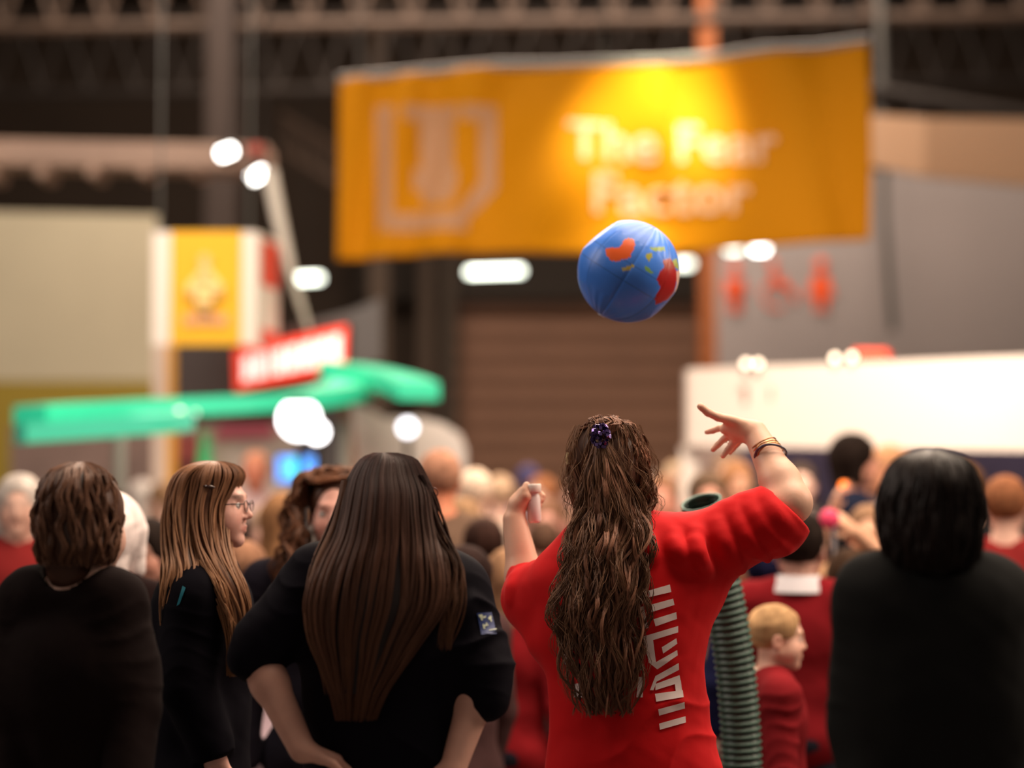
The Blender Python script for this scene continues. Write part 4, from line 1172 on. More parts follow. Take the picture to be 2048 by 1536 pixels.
# the white bottle in her left hand
e = empty('bottle', bot1, 'small white plastic bottle held up in the left hand of the woman in red', 'bottle')
ax = nrm(bot0 - bot1); L = np.linalg.norm(bot0 - bot1)
def lathe(c, ax, prof, n=28):
    u = nrm(np.cross(ax, (0, 1, .1))); v = np.cross(ax, u); V = []; F = []
    for (t_, r) in prof:
        for j in range(n):
            a = 2 * math.pi * j / n; V.append(c + ax * t_ + r * (u * math.cos(a) + v * math.sin(a)))
    for i in range(len(prof) - 1):
        for j in range(n):
            k = (j + 1) % n; F.append((i * n + j, i * n + k, i * n + n + k, i * n + n + j))
    F.append(tuple(reversed(range(n)))); F.append(tuple(range((len(prof) - 1) * n, len(prof) * n)))
    return MB().add(V, F)
lathe(bot1, ax, [(0, .011), (.002, .0142), (.006, .0160), (.060, .0158), (.068, .0130), (.072, .0115)]).build('body', mat('bottle_white', (.86, .80, .80), rough=.3, coat=.3), e, smooth=True)
lathe(bot1 + ax * .071, ax, [(0, .0180), (.002, .0190), (L - .074, .0190), (L - .071, .0178)]).build('cap', mat('cap_white', (.88, .80, .74), rough=.4), e, smooth=True)

# inflatable globe in the air
gc = P(1257, 543, 4.55); gr = 102.5 * 4.55 / F_PX
n1, n2 = 200, 120
th = np.linspace(0, np.pi, n2)[:, None]; ph = np.linspace(0, 2 * np.pi, n1, endpoint=False)[None]
ax_ = nrm([.52, -.15, .84]); ux = nrm(np.cross(ax_, (0, 1, 0))); vx = np.cross(ax_, ux)
D = (np.sin(th) * np.cos(ph))[..., None] * ux + (np.sin(th) * np.sin(ph))[..., None] * vx + (np.cos(th) * np.ones_like(ph))[..., None] * ax_
D = D.reshape(-1, 3)
rr = np.ones(len(D))
for fd, lim, sh in (((-.62, -.1, .78), .90, 14), ((.72, -.1, -.70), .93, 16), ((-.9, -.2, -.5), .955, 20)):
    q = D @ nrm(fd); over = np.maximum(q - lim, 0) ; rr = rr * np.where(q > lim, lim / np.maximum(q, .01) * .6 + .4, 1)
azi = np.arctan2(D @ vx, D @ ux)
seam = np.abs(np.sin(azi * 4))                        # eight welded gores
rr = rr * (1 - .012 * np.exp(-(seam / .06) ** 2)) * (1 + .004 * np.sin(azi * 24) * (np.abs(D @ ax_) > .6))
lat = D @ ax_
GV = gc + D * rr[:, None] * gr
gx, gy = project(GV)
front = ((GV - gc) @ nrm(-gc + np.array([0, 0, CAM_Z]))) > 0
T = np.tile(np.array((.050, .22, .82)), (len(D), 1))
T *= (1 + .10 * np.sign(np.sin(azi * 4)))[:, None]
ln = np.minimum(np.abs(np.sin(azi * 8)), np.abs(np.sin(np.arccos(np.clip(lat, -1, 1)) * 9))); T[ln < .035] *= .72
def inpoly(poly, x, y):
    ins = np.zeros(len(x), bool); n = len(poly)
    for i in range(n):
        (xa, ya), (xb, yb) = poly[i], poly[(i + 1) % n]
        cnd = ((ya > y) != (yb > y)) & (x < (xb - xa) * (y - ya) / (yb - ya + 1e-9) + xa); ins ^= cnd
    return ins
g2 = lambda L_: [(1110 + x * .15625, 420 + y * .15625) for x, y in L_]
lands = [((.78, .11, .015), g2([(635, 490), (830, 475), (880, 390), (940, 355), (1010, 380), (1025, 440), (1000, 520), (960, 600), (910, 630), (840, 640), (790, 665), (720, 650), (665, 590)])),
         ((.45, .008, .008), g2([(1400, 730), (1480, 720), (1550, 760), (1560, 900), (1520, 1060), (1440, 1150), (1290, 1210), (1275, 1120), (1350, 1000), (1300, 880), (1330, 800)])),
         ((.40, .05, .03), g2([(1380, 640), (1480, 620), (1530, 700), (1540, 760), (1400, 750)])),
         ((.42, .40, .05), g2([(1160, 560), (1240, 550), (1250, 600), (1200, 660), (1160, 610)])),
         ((.30, .42, .10), g2([(1190, 480), (1400, 470), (1410, 520), (1280, 530)])),
         ((.55, .45, .08), g2([(850, 750), (1010, 690), (1020, 720), (940, 775), (860, 785)])),
         ((.22, .45, .12), g2([(1140, 720), (1180, 720), (1260, 800), (1240, 815), (1150, 770)])),
         ((.35, .42, .10), g2([(1500, 640), (1560, 620), (1590, 760), (1540, 740)])),
         ((.80, .50, .42), g2([(1555, 780), (1620, 760), (1620, 960), (1540, 1070), (1530, 1050), (1560, 950)]))]
for colr, poly in lands:
    T[inpoly(poly, gx, gy) & front] = colr
back = ~front & (np.sin(D[:, 0] * 5 + 1) * np.cos(D[:, 2] * 4) + .4 * np.sin(D[:, 2] * 11) > .62); T[back] = (.30, .42, .08)
ii = np.arange(n2 - 1)[:, None] * n1; jj = np.arange(n1)[None]; kk = (jj + 1) % n1
Fg = np.stack([ii + jj, ii + n1 + jj, ii + n1 + kk, ii + kk], 2).reshape(-1, 4)
e = empty('inflatable_globe', gc - np.array([0, 0, gr]), 'blue inflatable globe ball in mid-air above the crowd', 'ball')
link_mesh('globe_skin', GV, Fg, mat('globe_vinyl', (.05, .2, .6), rough=.42, spec=.45, vcol=True, coat=.08, bump=.25, bscale=14), e, tint=T)
MB().tube([gc + ax_ * gr * -.985, gc + ax_ * gr * -1.02], .009, 10).build('valve', mat('valve_clear', (.6, .65, .75), rough=.2), e)

# ------------------------------------------------------------------ girl with long straight dark hair
YC = 3.88
def C(px, py, dy=0.0): return P(px, py, YC + dy)
NAVY = mat('black_jacket', (.0048, .0038, .0072), rough=.75, spec=.06, var=.12, vscale=14, bump=.05, bscale=50)
bC = C(770, 1500, .04); bC[2] = 0
JC = skeleton(bC[0], bC[1], 1.64, yaw=-30,
              pelvis=C(765, 1640, .05), waist=C(768, 1470, .04), chest=C(772, 1270, .03), neck=C(775, 1128, .02),
              shL=C(645, 1165, .0), shR=C(905, 1178, .03), elL=C(512, 1310, -.02), elR=C(968, 1345, .0),
              wrL=C(605, 1500, -.10), wrR=C(905, 1540, -.05), head=C(776, 1024, .05), hf=nrm([.50, .86, .02]), hu=nrm([.02, 0, 1]), hs=.95)
def fistC(px, py, dx):
    def f(S): hand_prims(S, C(px, py, -.10 if dx > 0 else -.05), nrm([dx * .7, .55, -.35]), np.array([dx * .2, .0, -1]), s=.92, curl=.7, side=-dx)
    return f
def extraC(T):
    T.cap(C(640, 1150, 0), C(528, 1280, -.015), .062, .052, k=.03)
    T.cap(C(528, 1280, -.015), C(508, 1318, -.02), .052, .050, k=.02, clip=[(C(498, 1345, -.02), nrm([-.15, 0, -1]))])
    T.cap(C(905, 1180, .02), C(955, 1320, .0), .062, .055, k=.03)
    T.cap(C(955, 1320, 0), C(975, 1400, -.02), .055, .045, k=.03)
    T.cap(C(700, 1200, .05), C(710, 1620, .05), .10, .10, k=.05); T.cap(C(850, 1200, .05), C(830, 1620, .05), .10, .10, k=.05)
    T.cap(C(700, 1110, .0), C(850, 1110, .03), .035, .035, k=.03)
foldsC = [(C(640, 1160), C(500, 1340), .010, 17, .055, 2.0), (C(905, 1180), C(975, 1390), .010, 17, .055, .7), (C(770, 1220, .03), C(768, 1600, .03), .004, 7, .15, .3)]
c0, c1, c2 = (.012, .005, .005), (.062, .025, .021), (.19, .08, .04)
hairC = []
stC = [st(748, 796, 906, YC + .0, .03), st(722, 832, 918, YC + .02, .065), st(700, 852, 950, YC + .03, .096), st(688, 868, 985, YC + .02, .108), st(678, 874, 1030, YC + .0, .108), st(664, 882, 1075, YC - .03, .092),
       st(640, 890, 1120, YC - .07, .066), st(620, 896, 1170, YC - .095, .050), st(612, 888, 1220, YC - .105, .042), st(620, 852, 1275, YC - .105, .038), st(640, 815, 1330, YC - .105, .034), st(660, 775, 1385, YC - .103, .030), st(672, 750, 1440, YC - .10, .025)]
hairC.append(core(stC[:-1], .86, c0))
hairC.append(strands(stC, 9500, 34, .00085, 21, rho=(.84, 1.02), wave=.003, wfreq=1.3, clump=.55, nclump=160, frizz=.0008, cols=(c0, c1), tip=c2, endvar=.3, w0=.1))
sd = [st(834, 848, 950, YC + .0, .03), st(848, 868, 985, YC + .0, .03), st(858, 882, 1030, YC - .01, .03), st(866, 900, 1080, YC - .03, .03), st(878, 925, 1130, YC - .06, .024), st(884, 928, 1190, YC - .085, .02), st(884, 912, 1250, YC - .09, .014), st(882, 900, 1300, YC - .09, .01)]
hairC.append(strands(sd, 420, 28, .0010, 22, rho=(.1, 1.05), wave=.008, wfreq=1.6, clump=.5, nclump=30, frizz=.0015, cols=(c0, c1), tip=(.22, .10, .05)))
sl = [st(684, 700, 960, YC + .01, .02), st(674, 694, 1005, YC + .0, .03), st(655, 690, 1060, YC - .02, .03), st(625, 660, 1130, YC - .06, .03), st(608, 650, 1200, YC - .09, .02), st(612, 650, 1270, YC - .10, .02), st(640, 670, 1340, YC - .10, .014), st(655, 680, 1390, YC - .10, .01)]
hairC.append(strands(sl, 420, 28, .0010, 23, rho=(.1, 1.05), wave=.004, wfreq=1.2, clump=.5, nclump=30, frizz=.001, cols=(c1, (.14, .065, .035)), tip=(.22, .10, .05)))
girlC = make_person(JC, 'girl in a black jacket with very long straight dark brown hair seen from behind', skin=(.66, .36, .28), h=.0045, gh=.0045, fine=True,
                    top=(0, 0, 0), topname='jacket', sleeve=0.0, g=.014, extra_top=extraC, folds=foldsC, topmat=NAVY, hair=join(hairC), hands={'L': fistC(605, 1500, 1), 'R': fistC(905, 1540, -1)})
jk = bpy.data.objects[girlC['_top']]
bvc = BVHTree.FromPolygons([Matrix.Translation(girlC.location) @ v.co for v in jk.data.vertices], [tuple(p.vertices) for p in jk.data.polygons])
def decal(quads, bvh, off, name, m_, par, sb=6):
    m = MB()
    for q in quads:
        q = [np.array(p, float) for p in q]; V = []; Fq = []
        for j in range(sb + 1):
            for i in range(sb + 1):
                s, t_ = i / sb, j / sb
                p = (q[0] * (1 - s) + q[1] * s) * (1 - t_) + (q[3] * (1 - s) + q[2] * s) * t_
                V.append(on_cloth(p[0], p[1], bvh, off))
        for j in range(sb):
            for i in range(sb):
                a = j * (sb + 1) + i; Fq.append((a, a + 1, a + sb + 2, a + sb + 1))
        m.add(V, Fq)
    return m.build(name, m_, par, smooth=True)
pp = lambda x, y: (820 + x * .3358, 860 + y * .3359)
pb_ = decal([[pp(395, 1090), pp(482, 1085), pp(512, 1210), pp(425, 1222)]], bvc, .002, 'sleeve_patch', mat('patch_blue', (.010, .028, .14), rough=.5), girlC)
decal([[pp(402, 1100), pp(425, 1098), pp(430, 1112), pp(410, 1118)], [pp(415, 1115), pp(424, 1112), pp(430, 1135), pp(420, 1135)], [pp(428, 1112), pp(448, 1108), pp(446, 1118), pp(430, 1124)],
       [pp(458, 1122), pp(476, 1108), pp(480, 1120), pp(466, 1134)], [pp(468, 1110), pp(474, 1108), pp(482, 1142), pp(474, 1144)], [pp(428, 1160), pp(436, 1156), pp(446, 1186), pp(436, 1188)],
       [pp(428, 1164), pp(462, 1160), pp(464, 1168), pp(432, 1172)], [pp(448, 1150), pp(456, 1150), pp(452, 1172), pp(446, 1172)], [pp(470, 1196), pp(512, 1190), pp(513, 1195), pp(471, 1201)]], bvc, .0035, 'patch_marks', mat('patch_pale', (.55, .60, .45), rough=.5), pb_.parent)
ringm(C(866, 985, .03), nrm([.2, 1, 0]), .010, .0012).build('glasses', mat('brown_frame', (.16, .06, .05), rough=.3), girlC)

# ------------------------------------------------------------------ girl in profile with glasses
YL = 4.52
def Lp(px, py, dy=0.0): return P(px, py, YL + dy)
bL = Lp(400, 1500); bL[2] = 0
JL = skeleton(bL[0], bL[1], 1.62, yaw=-90,
              pelvis=Lp(392, 1560), waist=Lp(396, 1430), chest=Lp(402, 1275), neck=Lp(420, 1140, .01),
              shR=Lp(392, 1200, -.13), shL=Lp(405, 1205, .15), elR=Lp(370, 1370, -.15), wrR=Lp(430, 1520, -.14), elL=Lp(390, 1380, .17), wrL=Lp(440, 1520, .15),
              head=Lp(425, 1011, 0), hf=nrm([1, -.10, .03]), hu=nrm([-.03, 0, 1]), hs=.87)
def extraL(T):
    T.cap(Lp(395, 1185, -.12), Lp(375, 1340, -.14), .062, .052, k=.03); T.cap(Lp(375, 1340, -.14), Lp(420, 1480, -.13), .052, .045, k=.03)
    T.cap(Lp(412, 1215, 0), Lp(405, 1560, 0), .095, .105, k=.05)
    T.cap(Lp(385, 1175, -.05), Lp(390, 1175, .08), .045, .045, k=.04)
l0, l1, l2 = (.10, .040, .020), (.36, .165, .085), (.46, .24, .12)
hairL = []
sF = [st(414, 448, 923, YL, .03), st(392, 474, 931, YL, .07), st(372, 489, 950, YL, .09), st(372, 480, 976, YL, .096), st(374, 462, 1012, YL - .01, .097), st(378, 458, 1052, YL - .03, .092), st(388, 462, 1095, YL - .07, .072), st(402, 474, 1135, YL - .125, .04), st(420, 492, 1175, YL - .155, .024), st(438, 505, 1222, YL - .165, .019), st(450, 500, 1268, YL - .165, .016), st(455, 487, 1312, YL - .165, .012), st(458, 474, 1352, YL - .165, .008)]
sB = [st(408, 440, 923, YL, .03), st(376, 446, 931, YL, .07), st(350, 428, 950, YL, .09), st(337, 418, 982, YL, .096), st(332, 410, 1016, YL - .01, .097), st(329, 412, 1056, YL - .03, .092), st(326, 420, 1100, YL - .07, .072), st(324, 424, 1135, YL - .125, .040), st(322, 404, 1168, YL - .150, .024), st(322, 372, 1205, YL - .155, .018), st(322, 348, 1250, YL - .14, .010)]
hairL.append(core(sF[:-2], .88, l0)); hairL.append(core(sB[:-2], .88, l0))
hairL.append(strands(sF, 5200, 34, .00095, 31, rho=(.80, 1.03), wave=.005, wfreq=1.6, clump=.72, nclump=80, frizz=.001, cols=(l0, l1), tip=l2, endvar=.3))
hairL.append(strands(sB, 4800, 30, .00095, 33, rho=(.80, 1.03), wave=.005, wfreq=1.5, clump=.72, nclump=70, frizz=.001, cols=(l0, l1), tip=l2, endvar=.3))
ed = [st(396, 430, 1120, YL - .14, .012), st(425, 450, 1165, YL - .175, .010), st(448, 462, 1215, YL - .185, .008), st(460, 470, 1270, YL - .18, .008), st(458, 470, 1340, YL - .175, .006)]
hairL.append(strands(ed, 260, 24, .001, 34, rho=(0, 1.05), wave=.003, clump=.5, nclump=12, cols=(l1, l2)))
girlL = make_person(JL, 'girl in profile with long straight auburn hair, thin glasses and a black jumper', skin=(.72, .41, .34), h=.0036, gh=.0045, fine=True,
                    top=(0, 0, 0), topname='jumper', sleeve=.95, g=.014, extra_top=extraL, topmat=mat('black_jumper', (.0045, .0038, .0065), rough=.85, spec=.05, bump=.05, bscale=50, var=.1), hair=join(hairL), eyes=(1, -1), chub=.4)
RL = frame_head(JL['hf'], JL['hu']); wl = lambda x, y, z: JL['head'] + JL['hs'] * (RL[0] * x + RL[1] * y + RL[2] * z)
m = MB()
for e_ in (1, -1):
    c = wl(e_ * .033, .101, -.004); pts = [c + JL['hs'] * (RL[0] * .021 * math.cos(a) + RL[2] * .015 * math.sin(a)) for a in np.linspace(0, 2 * math.pi, 25)]
    m.tube(pts, .0011, 6); m.tube([wl(e_ * .054, .100, .002), wl(e_ * .072, .080, .003), wl(e_ * .078, .0, .000)], .0014, 6)
m.tube([wl(-.012, .102, -.001), wl(0, .106, .002), wl(.012, .102, -.001)], .001, 6)
gl = m.build('glasses', mat('dark_frame', (.035, .02, .02), rough=.3), girlL, smooth=True)
for e_ in (1, -1):
    m = MB(); c = wl(e_ * .033, .101, -.004); m.add([c] + [c + JL['hs'] * (RL[0] * .020 * math.cos(a) + RL[2] * .014 * math.sin(a)) for a in np.linspace(0, 2 * math.pi, 24, endpoint=False)], [(0, 1 + i, 1 + (i + 1) % 24) for i in range(24)])
    m.build('lens', mat('clear_lens', (1, 1, 1), rough=.02, trans=1.0, alpha=.18), gl)
MB().tube([Lp(407, 972, -.094), Lp(418, 973, -.098), Lp(430, 975, -.096)], .0035, 8, radii=[.003, .0045, .003]).build('hair_clip', mat('brown_clip', (.05, .02, .015), rough=.2, spec=.9), girlL, smooth=True)
jl = bpy.data.objects[girlL['_top']]
bvl = BVHTree.FromPolygons([Matrix.Translation(girlL.location) @ v.co for v in jl.data.vertices], [tuple(p.vertices) for p in jl.data.polygons])
decal([[(366, 1172), (372, 1176), (360, 1208), (354, 1212)]], bvl, .002, 'turquoise_stripe', mat('turquoise', (.01, .16, .22), rough=.4), girlL)

# ------------------------------------------------------------------ ribbed green hose standing behind the red sleeve
hp = [P(1402, 1003, 4.82), P(1409, 1035, 4.85), P(1424, 1095, 4.90), P(1444, 1175, 4.92), P(1462, 1275, 4.93), P(1474, 1370, 4.94), P(1483, 1500, 4.95), P(1488, 1700, 4.95)]
hp.append(np.array([hp[-1][0], 4.95, 0.0]))
Cc = catmull(np.array([hp]), 900)[0]; s_ = np.concatenate([[0], np.cumsum(np.linalg.norm(np.diff(Cc, axis=0), axis=1))])
S_ = np.arange(0, s_[-1], .0022); Cc = np.stack([np.interp(S_, s_, Cc[:, i]) for i in range(3)], 1)
Tn = np.gradient(Cc, axis=0); Tn[:6] = nrm(np.array([.30, .24, -1.0])); Tn /= np.linalg.norm(Tn, axis=1, keepdims=True)
for i in range(3): Tn[:, i] = np.convolve(np.pad(Tn[:, i], 12, mode='edge'), np.ones(25) / 25, 'valid')
U_ = np.cross(Tn, (0, 1, 0)); U_ /= np.linalg.norm(U_, axis=1, keepdims=True); W_ = np.cross(Tn, U_)
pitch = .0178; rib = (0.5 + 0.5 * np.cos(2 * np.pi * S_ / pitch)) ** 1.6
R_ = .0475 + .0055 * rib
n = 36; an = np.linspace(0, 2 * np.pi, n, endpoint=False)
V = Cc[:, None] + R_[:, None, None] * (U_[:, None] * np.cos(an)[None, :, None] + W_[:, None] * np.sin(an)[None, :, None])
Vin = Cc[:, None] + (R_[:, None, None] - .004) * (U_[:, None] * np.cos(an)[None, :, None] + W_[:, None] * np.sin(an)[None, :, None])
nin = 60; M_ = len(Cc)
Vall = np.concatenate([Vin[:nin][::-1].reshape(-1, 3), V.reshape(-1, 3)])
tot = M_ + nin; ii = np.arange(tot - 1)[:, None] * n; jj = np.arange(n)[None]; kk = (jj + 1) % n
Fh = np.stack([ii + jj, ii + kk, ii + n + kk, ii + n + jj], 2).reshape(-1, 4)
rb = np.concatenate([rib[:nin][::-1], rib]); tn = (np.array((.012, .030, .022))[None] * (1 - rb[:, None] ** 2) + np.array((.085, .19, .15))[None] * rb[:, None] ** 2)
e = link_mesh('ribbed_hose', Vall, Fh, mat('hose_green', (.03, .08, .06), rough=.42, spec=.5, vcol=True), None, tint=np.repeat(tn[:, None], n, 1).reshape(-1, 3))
tagit(e, 'dark green ribbed hose standing upright behind the red sleeve, its open end on top', 'hose')

# ------------------------------------------------------------------ the crowd
def head_at(px, pytop, Y, yaw, hs, lift=0.0):
    z = P(px, pytop, Y)[2]; return P(px, pytop, Y)[0], z
def crowd(px, pytop, Y, yaw, label, hair, hc, top, skin=(.70, .42, .33), hs=None, fine=False, h=.011, group='people in the crowd', sleeve=1.0, **kw):
    x, z = head_at(px, pytop, Y, yaw, hs)
    H = z - .010
    ov = {}
    for k in list(kw):
        if k in ('elL', 'elR', 'wrL', 'wrR', 'shL', 'shR'): ov[k] = kw.pop(k)
    hs_ = hs or (.96 if H > 1.6 else (.92 if H > 1.45 else .88))
    J = skeleton(x, Y, H, yaw=yaw, hs=hs_, **ov)
    if 'hf' in kw: J['hf'] = nrm(kw.pop('hf'))
    return J, make_person(J, label, skin=skin, h=h, fine=fine, top=top, hair=(hair, hc) if hair else None, group=group, sleeve=sleeve, brow=tuple(c * .7 for c in hc), **kw)

BR, DK, BL, GY, AU = (.11, .055, .032), (.016, .010, .008), (.50, .33, .19), (.50, .44, .40), (.24, .095, .045)
# curly red-brown haired girl facing the camera
JR = skeleton(P(650, 1000, 5.4)[0], 5.4, P(650, 938, 5.4)[2] - .02, yaw=176, hs=.93)
JR['head'] = P(671, 1028, 5.4); JR['hf'] = nrm([.02, -1, .02]); JR['hl'] = .024
r0, r1 = (.055, .020, .010), (.30, .12, .055)
hr = []
for sgn_ in (0, 1):
    x0, x1 = 0, 0
    q = [st(640, 668, 936, 5.42, .02), st((600, 664)[sgn_], (634, 722)[sgn_], 948, 5.42, .05), st((582, 714)[sgn_], (612, 738)[sgn_], 985, 5.42, .07), st((574, 722)[sgn_], (607, 744)[sgn_], 1030, 5.41, .07), st((568, 694)[sgn_], (612, 742)[sgn_], 1080, 5.38, .08), st((556, 694)[sgn_], (604, 748)[sgn_], 1130, 5.36, .07), st((548, 694)[sgn_], (596, 748)[sgn_], 1190, 5.35, .05)]
    hr.append(core(q, .75, r0, M=20)); hr.append(strands(q, 1300, 26, .0014, 41 + sgn_, rho=(.4, 1.1), wave=.014, wfreq=3.6, clump=.8, nclump=50, frizz=.004, cols=(r0, r1)))
tp = [st(618, 650, 966, 5.345, .012), st(612, 712, 954, 5.355, .02), st(618, 716, 942, 5.40, .05), st(632, 706, 936, 5.42, .07), st(610, 720, 950, 5.47, .06), st(600, 724, 1000, 5.50, .05)]
hr.append(core(tp, .8, r0, M=16)); hr.append(strands(tp, 900, 20, .0014, 43, rho=(.5, 1.08), wave=.010, wfreq=2.5, clump=.7, nclump=36, frizz=.003, cols=(r0, r1)))
make_person(JR, 'girl facing the camera with curly red-brown hair, half hidden behind the long dark hair', skin=(.74, .40, .33), h=.004, gh=.008, fine=True, top=(.015, .013, .02), topname='jacket',
            hair=join(hr), eyes=(1, -1), brow=(.16, .06, .04))
# fair-haired boy in profile
JB, boy = crowd(1545, 1207, 5.35, -86, 'small fair-haired boy in profile standing right of the green ribbed hose', 'short', (.50, .30, .15), (.20, .012, .016), skin=(.80, .47, .36), hs=.75, chub=1.0, fine=True, h=.0034, gh=.007, eyes=(1, -1), hf=(1, -.06, -.06), group=None, topname='shirt')
# boy in the maroon jumper
JM, mb_ = crowd(1597, 1022, 6.15, -14, 'boy in a maroon jumper with a white shirt collar seen from behind', 'short', DK, (.20, .010, .014), skin=(.66, .38, .30), hs=1.0, fine=True, h=.0055, gh=.008, group=None)
def collar(J, root, m, r=.062, hh=.04, z=.0):
    up = np.array([0, 0, 1.0]); c = J['neck'] + up * z; V = []; F = []; n = 32
    prof = [(-.004, r + .022), (.012, r + .016), (hh, r - .004), (hh + .004, r - .008), (hh, r - .010), (.006, r - .006)]
    for (dz, rr) in prof:
        for j in range(n):
            a = 2 * math.pi * j / n; V.append(c + up * dz + rr * (J['r'] * math.cos(a) * 1.05 + J['f'] * math.sin(a) * .95) + up * (-.02) * max(0, math.sin(a)))
    for i in range(len(prof) - 1):
        for j in range(n):
            k = (j + 1) % n; F.append((i * n + j, i * n + k, i * n + n + k, i * n + n + j))
    return link_mesh('collar', np.array(V), F, m, root)
CW = mat('collar_white', (.72, .68, .72), rough=.8)
collar(JM, mb_, CW, r=.072, hh=.045, z=-.002)
collar(JB, boy, mat('collar_cream', (.75, .68, .55), rough=.8), r=.055, hh=.03)
# dark-haired woman cut by the right of the crowd
YG_ = 3.3
JG = skeleton(P(1862, 1000, YG_)[0], YG_, P(1862, 903, YG_)[2] - .015, yaw=-8, hs=.97, shL=P(1752, 1196, YG_), shR=P(1985, 1196, YG_ + .02), elL=P(1728, 1450, YG_ - .02), elR=P(2020, 1450, YG_), wrL=P(1760, 1690, YG_ - .12), wrR=P(1990, 1690, YG_ - .1))
g0, g1 = (.004, .002, .002), (.018, .007, .005)
q = [st(1845, 1880, 900, YG_, .02), st(1795, 1930, 918, YG_, .07), st(1768, 1956, 960, YG_, .10), st(1754, 1968, 1010, YG_, .105), st(1758, 1966, 1060, YG_ - .01, .10), st(1766, 1958, 1105, YG_ - .02, .085), st(1776, 1946, 1140, YG_ - .03, .06)]
hg = [core(q, .93, g0), strands(q, 3200, 22, .0014, 51, rho=(.93, 1.03), wave=.002, clump=.5, nclump=90, frizz=.002, cols=(g0, g1), endvar=.1)]
def extraG(T):
    T.cap(P(1775, 1200, YG_), P(1960, 1200, YG_), .062, .062, k=.05); T.cap(P(1810, 1250, YG_), P(1810, 1650, YG_), .11, .11, k=.05); T.cap(P(1920, 1250, YG_), P(1920, 1650, YG_), .11, .11, k=.05)
make_person(JG, 'dark-haired woman in a black suit jacket seen from behind at the right', h=.008, gh=.007, top=(.012, .012, .012), topname='jacket', hair=join(hg), extra_top=extraG, slim=1.0, sleeve=.95,
            topmat=mat('suit_charcoal', (.012, .012, .012), rough=.85, spec=.06, var=.1))
# far left figures
YF = 3.75
JF = skeleton(P(158, 1000, YF)[0], YF, P(168, 925, YF)[2] - .015, yaw=-20, hs=.97, shL=P(62, 1205, YF + .03), shR=P(222, 1205, YF - .03), elL=P(20, 1440, YF), elR=P(262, 1420, YF - .06), wrL=P(40, 1640, YF - .1), wrR=P(250, 1640, YF - .15))
q = [st(140, 180, 925, YF, .02), st(98, 215, 945, YF, .07), st(78, 232, 990, YF, .10), st(70, 240, 1040, YF, .105), st(74, 236, 1090, YF - .02, .09), st(82, 222, 1130, YF - .03, .07)]
hf_ = [core(q, .93, (.05, .02, .012)), strands(q, 2600, 20, .0013, 55, rho=(.93, 1.03), wave=.005, clump=.6, nclump=60, cols=((.05, .02, .012), (.22, .10, .055)), endvar=.1)]
def extraF(T):
    T.cap(P(90, 1190, YF), P(205, 1190, YF), .05, .05, k=.04)
make_person(JF, 'brown-haired person in a dark coat at the far left edge', h=.009, gh=.007, top=(.010, .006, .006), topname='coat', hair=join(hf_), extra_top=extraF)
J2, pw = crowd(222, 988, 5.1, 12, 'white-haired person in a black-brown coat behind the far left figure', 'bob', (.85, .74, .72), (.014, .007, .007), skin=(.78, .60, .55), hs=.98, h=.007, gh=.006, group=None,
                 topname='coat')
crowd(300, 1040, 6.0, 165, 'dark-haired child facing the camera left of the auburn-haired girl', 'bob', DK, (.02, .015, .03), skin=(.55, .27, .20), hs=.9, fine=True, h=.006, group=None)

C_ = crowd
G_ = 'people in the crowd'
C_(880, 897, 7.4, 20, 'ruddy balding man right of the long straight dark hair', 'thin', (.40, .20, .13), (.16, .10, .07), skin=(.80, .30, .17), hs=1.05)
C_(512, 902, 12.0, 185, 'red-faced bald man in a mauve shirt behind the girl in glasses', 'thin', (.6, .25, .15), (.55, .38, .38), skin=(.75, .26, .16), hs=1.02)
C_(534, 1010, 8.6, 190, 'pale-faced person in a light shirt between the two girls', 'short', (.55, .36, .25), (.62, .44, .38), skin=(.80, .50, .40))
C_(488, 1080, 6.2, 10, 'person in a lilac-white shirt behind the chin of the girl in glasses', 'short', (.30, .15, .09), (.66, .50, .58))
C_(565, 985, 7.6, 0, 'sandy-brown haired person left of the curly red-brown hair', 'long', (.30, .15, .07), (.30, .16, .09))
C_(950, 938, 9.0, 5, 'white-haired person in front of the brown shutter', 'short', (.80, .62, .48), (.60, .46, .38), skin=(.8, .52, .40))
C_(1000, 950, 11.0, 15, 'fair-haired person right of the white-haired one before the shutter', 'short', (.62, .42, .28), (.45, .30, .24))
C_(925, 995, 8.0, 30, 'light brown haired person just below the ruddy man', 'short', (.34, .20, .11), (.26, .20, .12))
C_(968, 1036, 6.95, 0, 'dark-haired child seen from behind, left of the raised forearm', 'short', (.035, .016, .012), (.05, .03, .03), skin=(.72, .42, .34))
C_(1088, 1040, 8.4, -5, 'brown-haired child seen from behind under the white bottle', 'short', (.11, .06, .04), (.30, .02, .02))
C_(1098, 1000, 9.2, 170, 'pink-faced child looking at the camera behind the white bottle', 'short', (.20, .10, .06), (.45, .05, .04), skin=(.76, .38, .30))
C_(1056, 930, 12.0, 0, 'person in a navy cap far behind the white bottle', 'short', (.08, .07, .16), (.10, .09, .16))
C_(1085, 950, 10.3, 150, 'auburn-haired person left of the ponytail', 'short', (.32, .13, .06), (.20, .10, .08))
C_(1018, 1098, 6.3, -20, 'sandy long-haired girl in a maroon jumper between the black jacket and the red sleeve', 'long', (.33, .18, .10), (.26, .012, .016), skin=(.74, .44, .35), h=.008)
C_(930, 1090, 5.75, 60, 'dark-haired child low behind the black jacket shoulder', 'short', (.03, .016, .014), (.06, .03, .03), skin=(.74, .42, .36))
C_(1322, 950, 8.9, 178, 'rosy-faced person with brown hair right of the ponytail', 'short', (.28, .14, .08), (.10, .09, .08), skin=(.78, .36, .26))
C_(1414, 944, 8.0, 182, 'brown-haired boy facing the camera above the hose opening', 'short', (.13, .08, .05), (.36, .16, .09), skin=(.76, .37, .26))
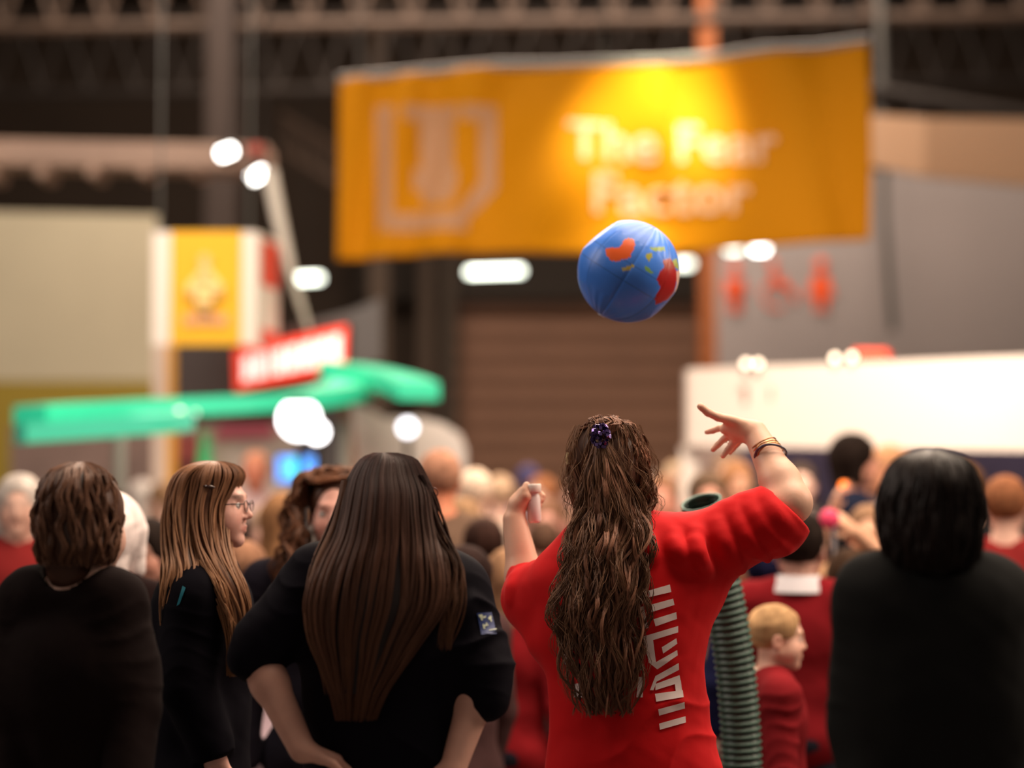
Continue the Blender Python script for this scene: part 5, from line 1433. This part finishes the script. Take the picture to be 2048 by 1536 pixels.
C_(1356, 962, 11.8, 175, 'fair-haired child facing the camera between two brown-haired ones', 'short', (.60, .44, .30), (.55, .36, .24), skin=(.80, .48, .36))
C_(1474, 925, 9.9, 186, 'orange-brown haired person facing the camera under the raised wrist', 'bob', (.36, .17, .08), (.18, .13, .10), skin=(.76, .40, .26))
C_(1530, 960, 8.4, 185, 'dark-clad person behind the raised forearm', 'short', (.05, .035, .03), (.05, .045, .04), skin=(.66, .36, .26))
C_(1352, 925, 13.0, 170, 'blond person far off beside the edge of the white stall board', 'long', (.72, .52, .34), (.50, .36, .28))
C_(1450, 912, 10.9, 180, 'brown-haired person in a pink top far behind the raised hand', 'short', (.22, .13, .08), (.55, .30, .26))
C_(1600, 925, 10.2, 180, 'person in a dark coat below the blue header of the stall', 'short', (.06, .04, .03), (.05, .04, .04))
C_(1702, 868, 8.5, -84, 'long dark-haired woman in navy in profile at the right', 'bob', DK, (.012, .016, .035), skin=(.80, .38, .27), hs=1.0, h=.008)
C_(1778, 888, 9.2, 95, 'ruddy-faced man facing left beside the dark-haired woman in navy', 'thin', (.55, .28, .15), (.28, .24, .26), skin=(.82, .38, .22), hs=1.05)
C_(1530, 1085, 6.9, -10, 'navy-clad child with a navy hair covering just left of the white collar', 'short', (.010, .010, .035), (.012, .014, .05))
C_(1700, 1096, 6.6, 5, 'brown-haired child low between the maroon jumper and the black jacket', 'short', (.055, .030, .018), (.05, .03, .03), hs=1.0)
x_, z_ = P(1745, 1000, 7.2)[0], 0
JK, pk = C_(1738, 1008, 7.2, 168, 'person raising a bare forearm and holding a dark phone with a pink charm', 'short', (.30, .17, .10), (.40, .22, .12), skin=(.82, .46, .30), hs=.95, sleeve=0.0,
        elL=P(1772, 1122, 6.7), wrL=P(1706, 1062, 6.6), elR=P(1700, 1165, 7.0), wrR=P(1672, 1110, 6.9))
e = empty('phone', P(1676, 1112, 6.72), 'dark phone held up beside the raised forearm at the right', 'phone')
MB().box(P(1676, 1085, 6.72), (.065, .010, .11), bev=.004).build('body', mat('phone_black', (.01, .01, .012), rough=.2), e)
MB().box(P(1668, 1085, 6.70), (.012, .006, .10), bev=.002).build('edge_strip', mat('phone_edge', (.35, .33, .36), rough=.3), e)
t = MB().ball(P(1659, 1038, 6.54), (.036, .032, .036), 14).build('pink_ball', mat('pink_ball', (.85, .06, .16), rough=.6)); tagit(t, 'bright pink soft ball above the phone at the right', 'ball')
JX, px_ = C_(1640, 1030, 7.75, 170, 'person behind the maroon boy holding up an orange light', 'short', (.05, .03, .02), (.05, .03, .03), skin=(.74, .40, .28), sleeve=0.3,
        elR=P(1652, 1085, 7.5), wrR=P(1668, 1018, 7.42), hs=.9)
t = MB().ball(P(1688, 972, 7.38), .019, 14).build('orange_light', mat('orange_led', (1, .25, .02), emit=(1, .16, .015), estr=2.6)); tagit(t, 'small glowing orange light held up in the crowd at the right', 'light')
# beyond the photograph's main figures: the rows standing further back
rg = random.Random(3)
spots = [(240, 985, 9.5), (285, 960, 12.5), (330, 965, 11), (395, 955, 14), (445, 960, 11.5), (700, 955, 9.9), (770, 965, 8.3), (830, 960, 10.3), (1150, 950, 11.7), (1195, 945, 12.3), (1250, 950, 9.4), (1285, 938, 14.2), (1850, 935, 9.9), (1930, 925, 8.0), (2010, 950, 7.0), (120, 960, 8.2), (40, 950, 7.0)]
hcs = [('brown', BR), ('dark', (.03, .018, .013)), ('light brown', (.28, .16, .09)), ('auburn', AU), ('grey', GY)]
tcs = [('maroon', (.22, .02, .02)), ('grey', (.16, .14, .13)), ('tan', (.36, .22, .14)), ('black', (.02, .02, .022)), ('dark green', (.04, .07, .05))]
WHERE = ['at the far left behind the white hair', 'at the far left under the green canopy', 'by the dark poster under the canopy', 'left of the white booth', 'before the white booth', 'behind the curly red-brown hair', 'behind the long straight dark hair', 'before the white curved panel',
         'behind the ponytail', 'far behind the head of the woman in red', 'directly behind the half-up hair', 'far back right of the ponytail', 'behind the right-hand black suit', 'right of the black suit', 'nearest the right border', 'left of the far left coat', 'nearest the left border']
for i, (px, py, Y) in enumerate(spots):
    hn, hc = hcs[(i * 3 + 1) % 5]; tn_, tc = tcs[(i * 2 + i // 5) % 5]
    C_(px, py, Y, rg.choice([0, 15, -20, 175, 190, 90]), '%s-haired person in a %s top %s' % (hn, tn_, WHERE[i]), rg.choice(['short', 'short', 'bob', 'long']), hc, tc, h=.014)
for o in bpy.data.objects:
    if '_top' in o: del o['_top']
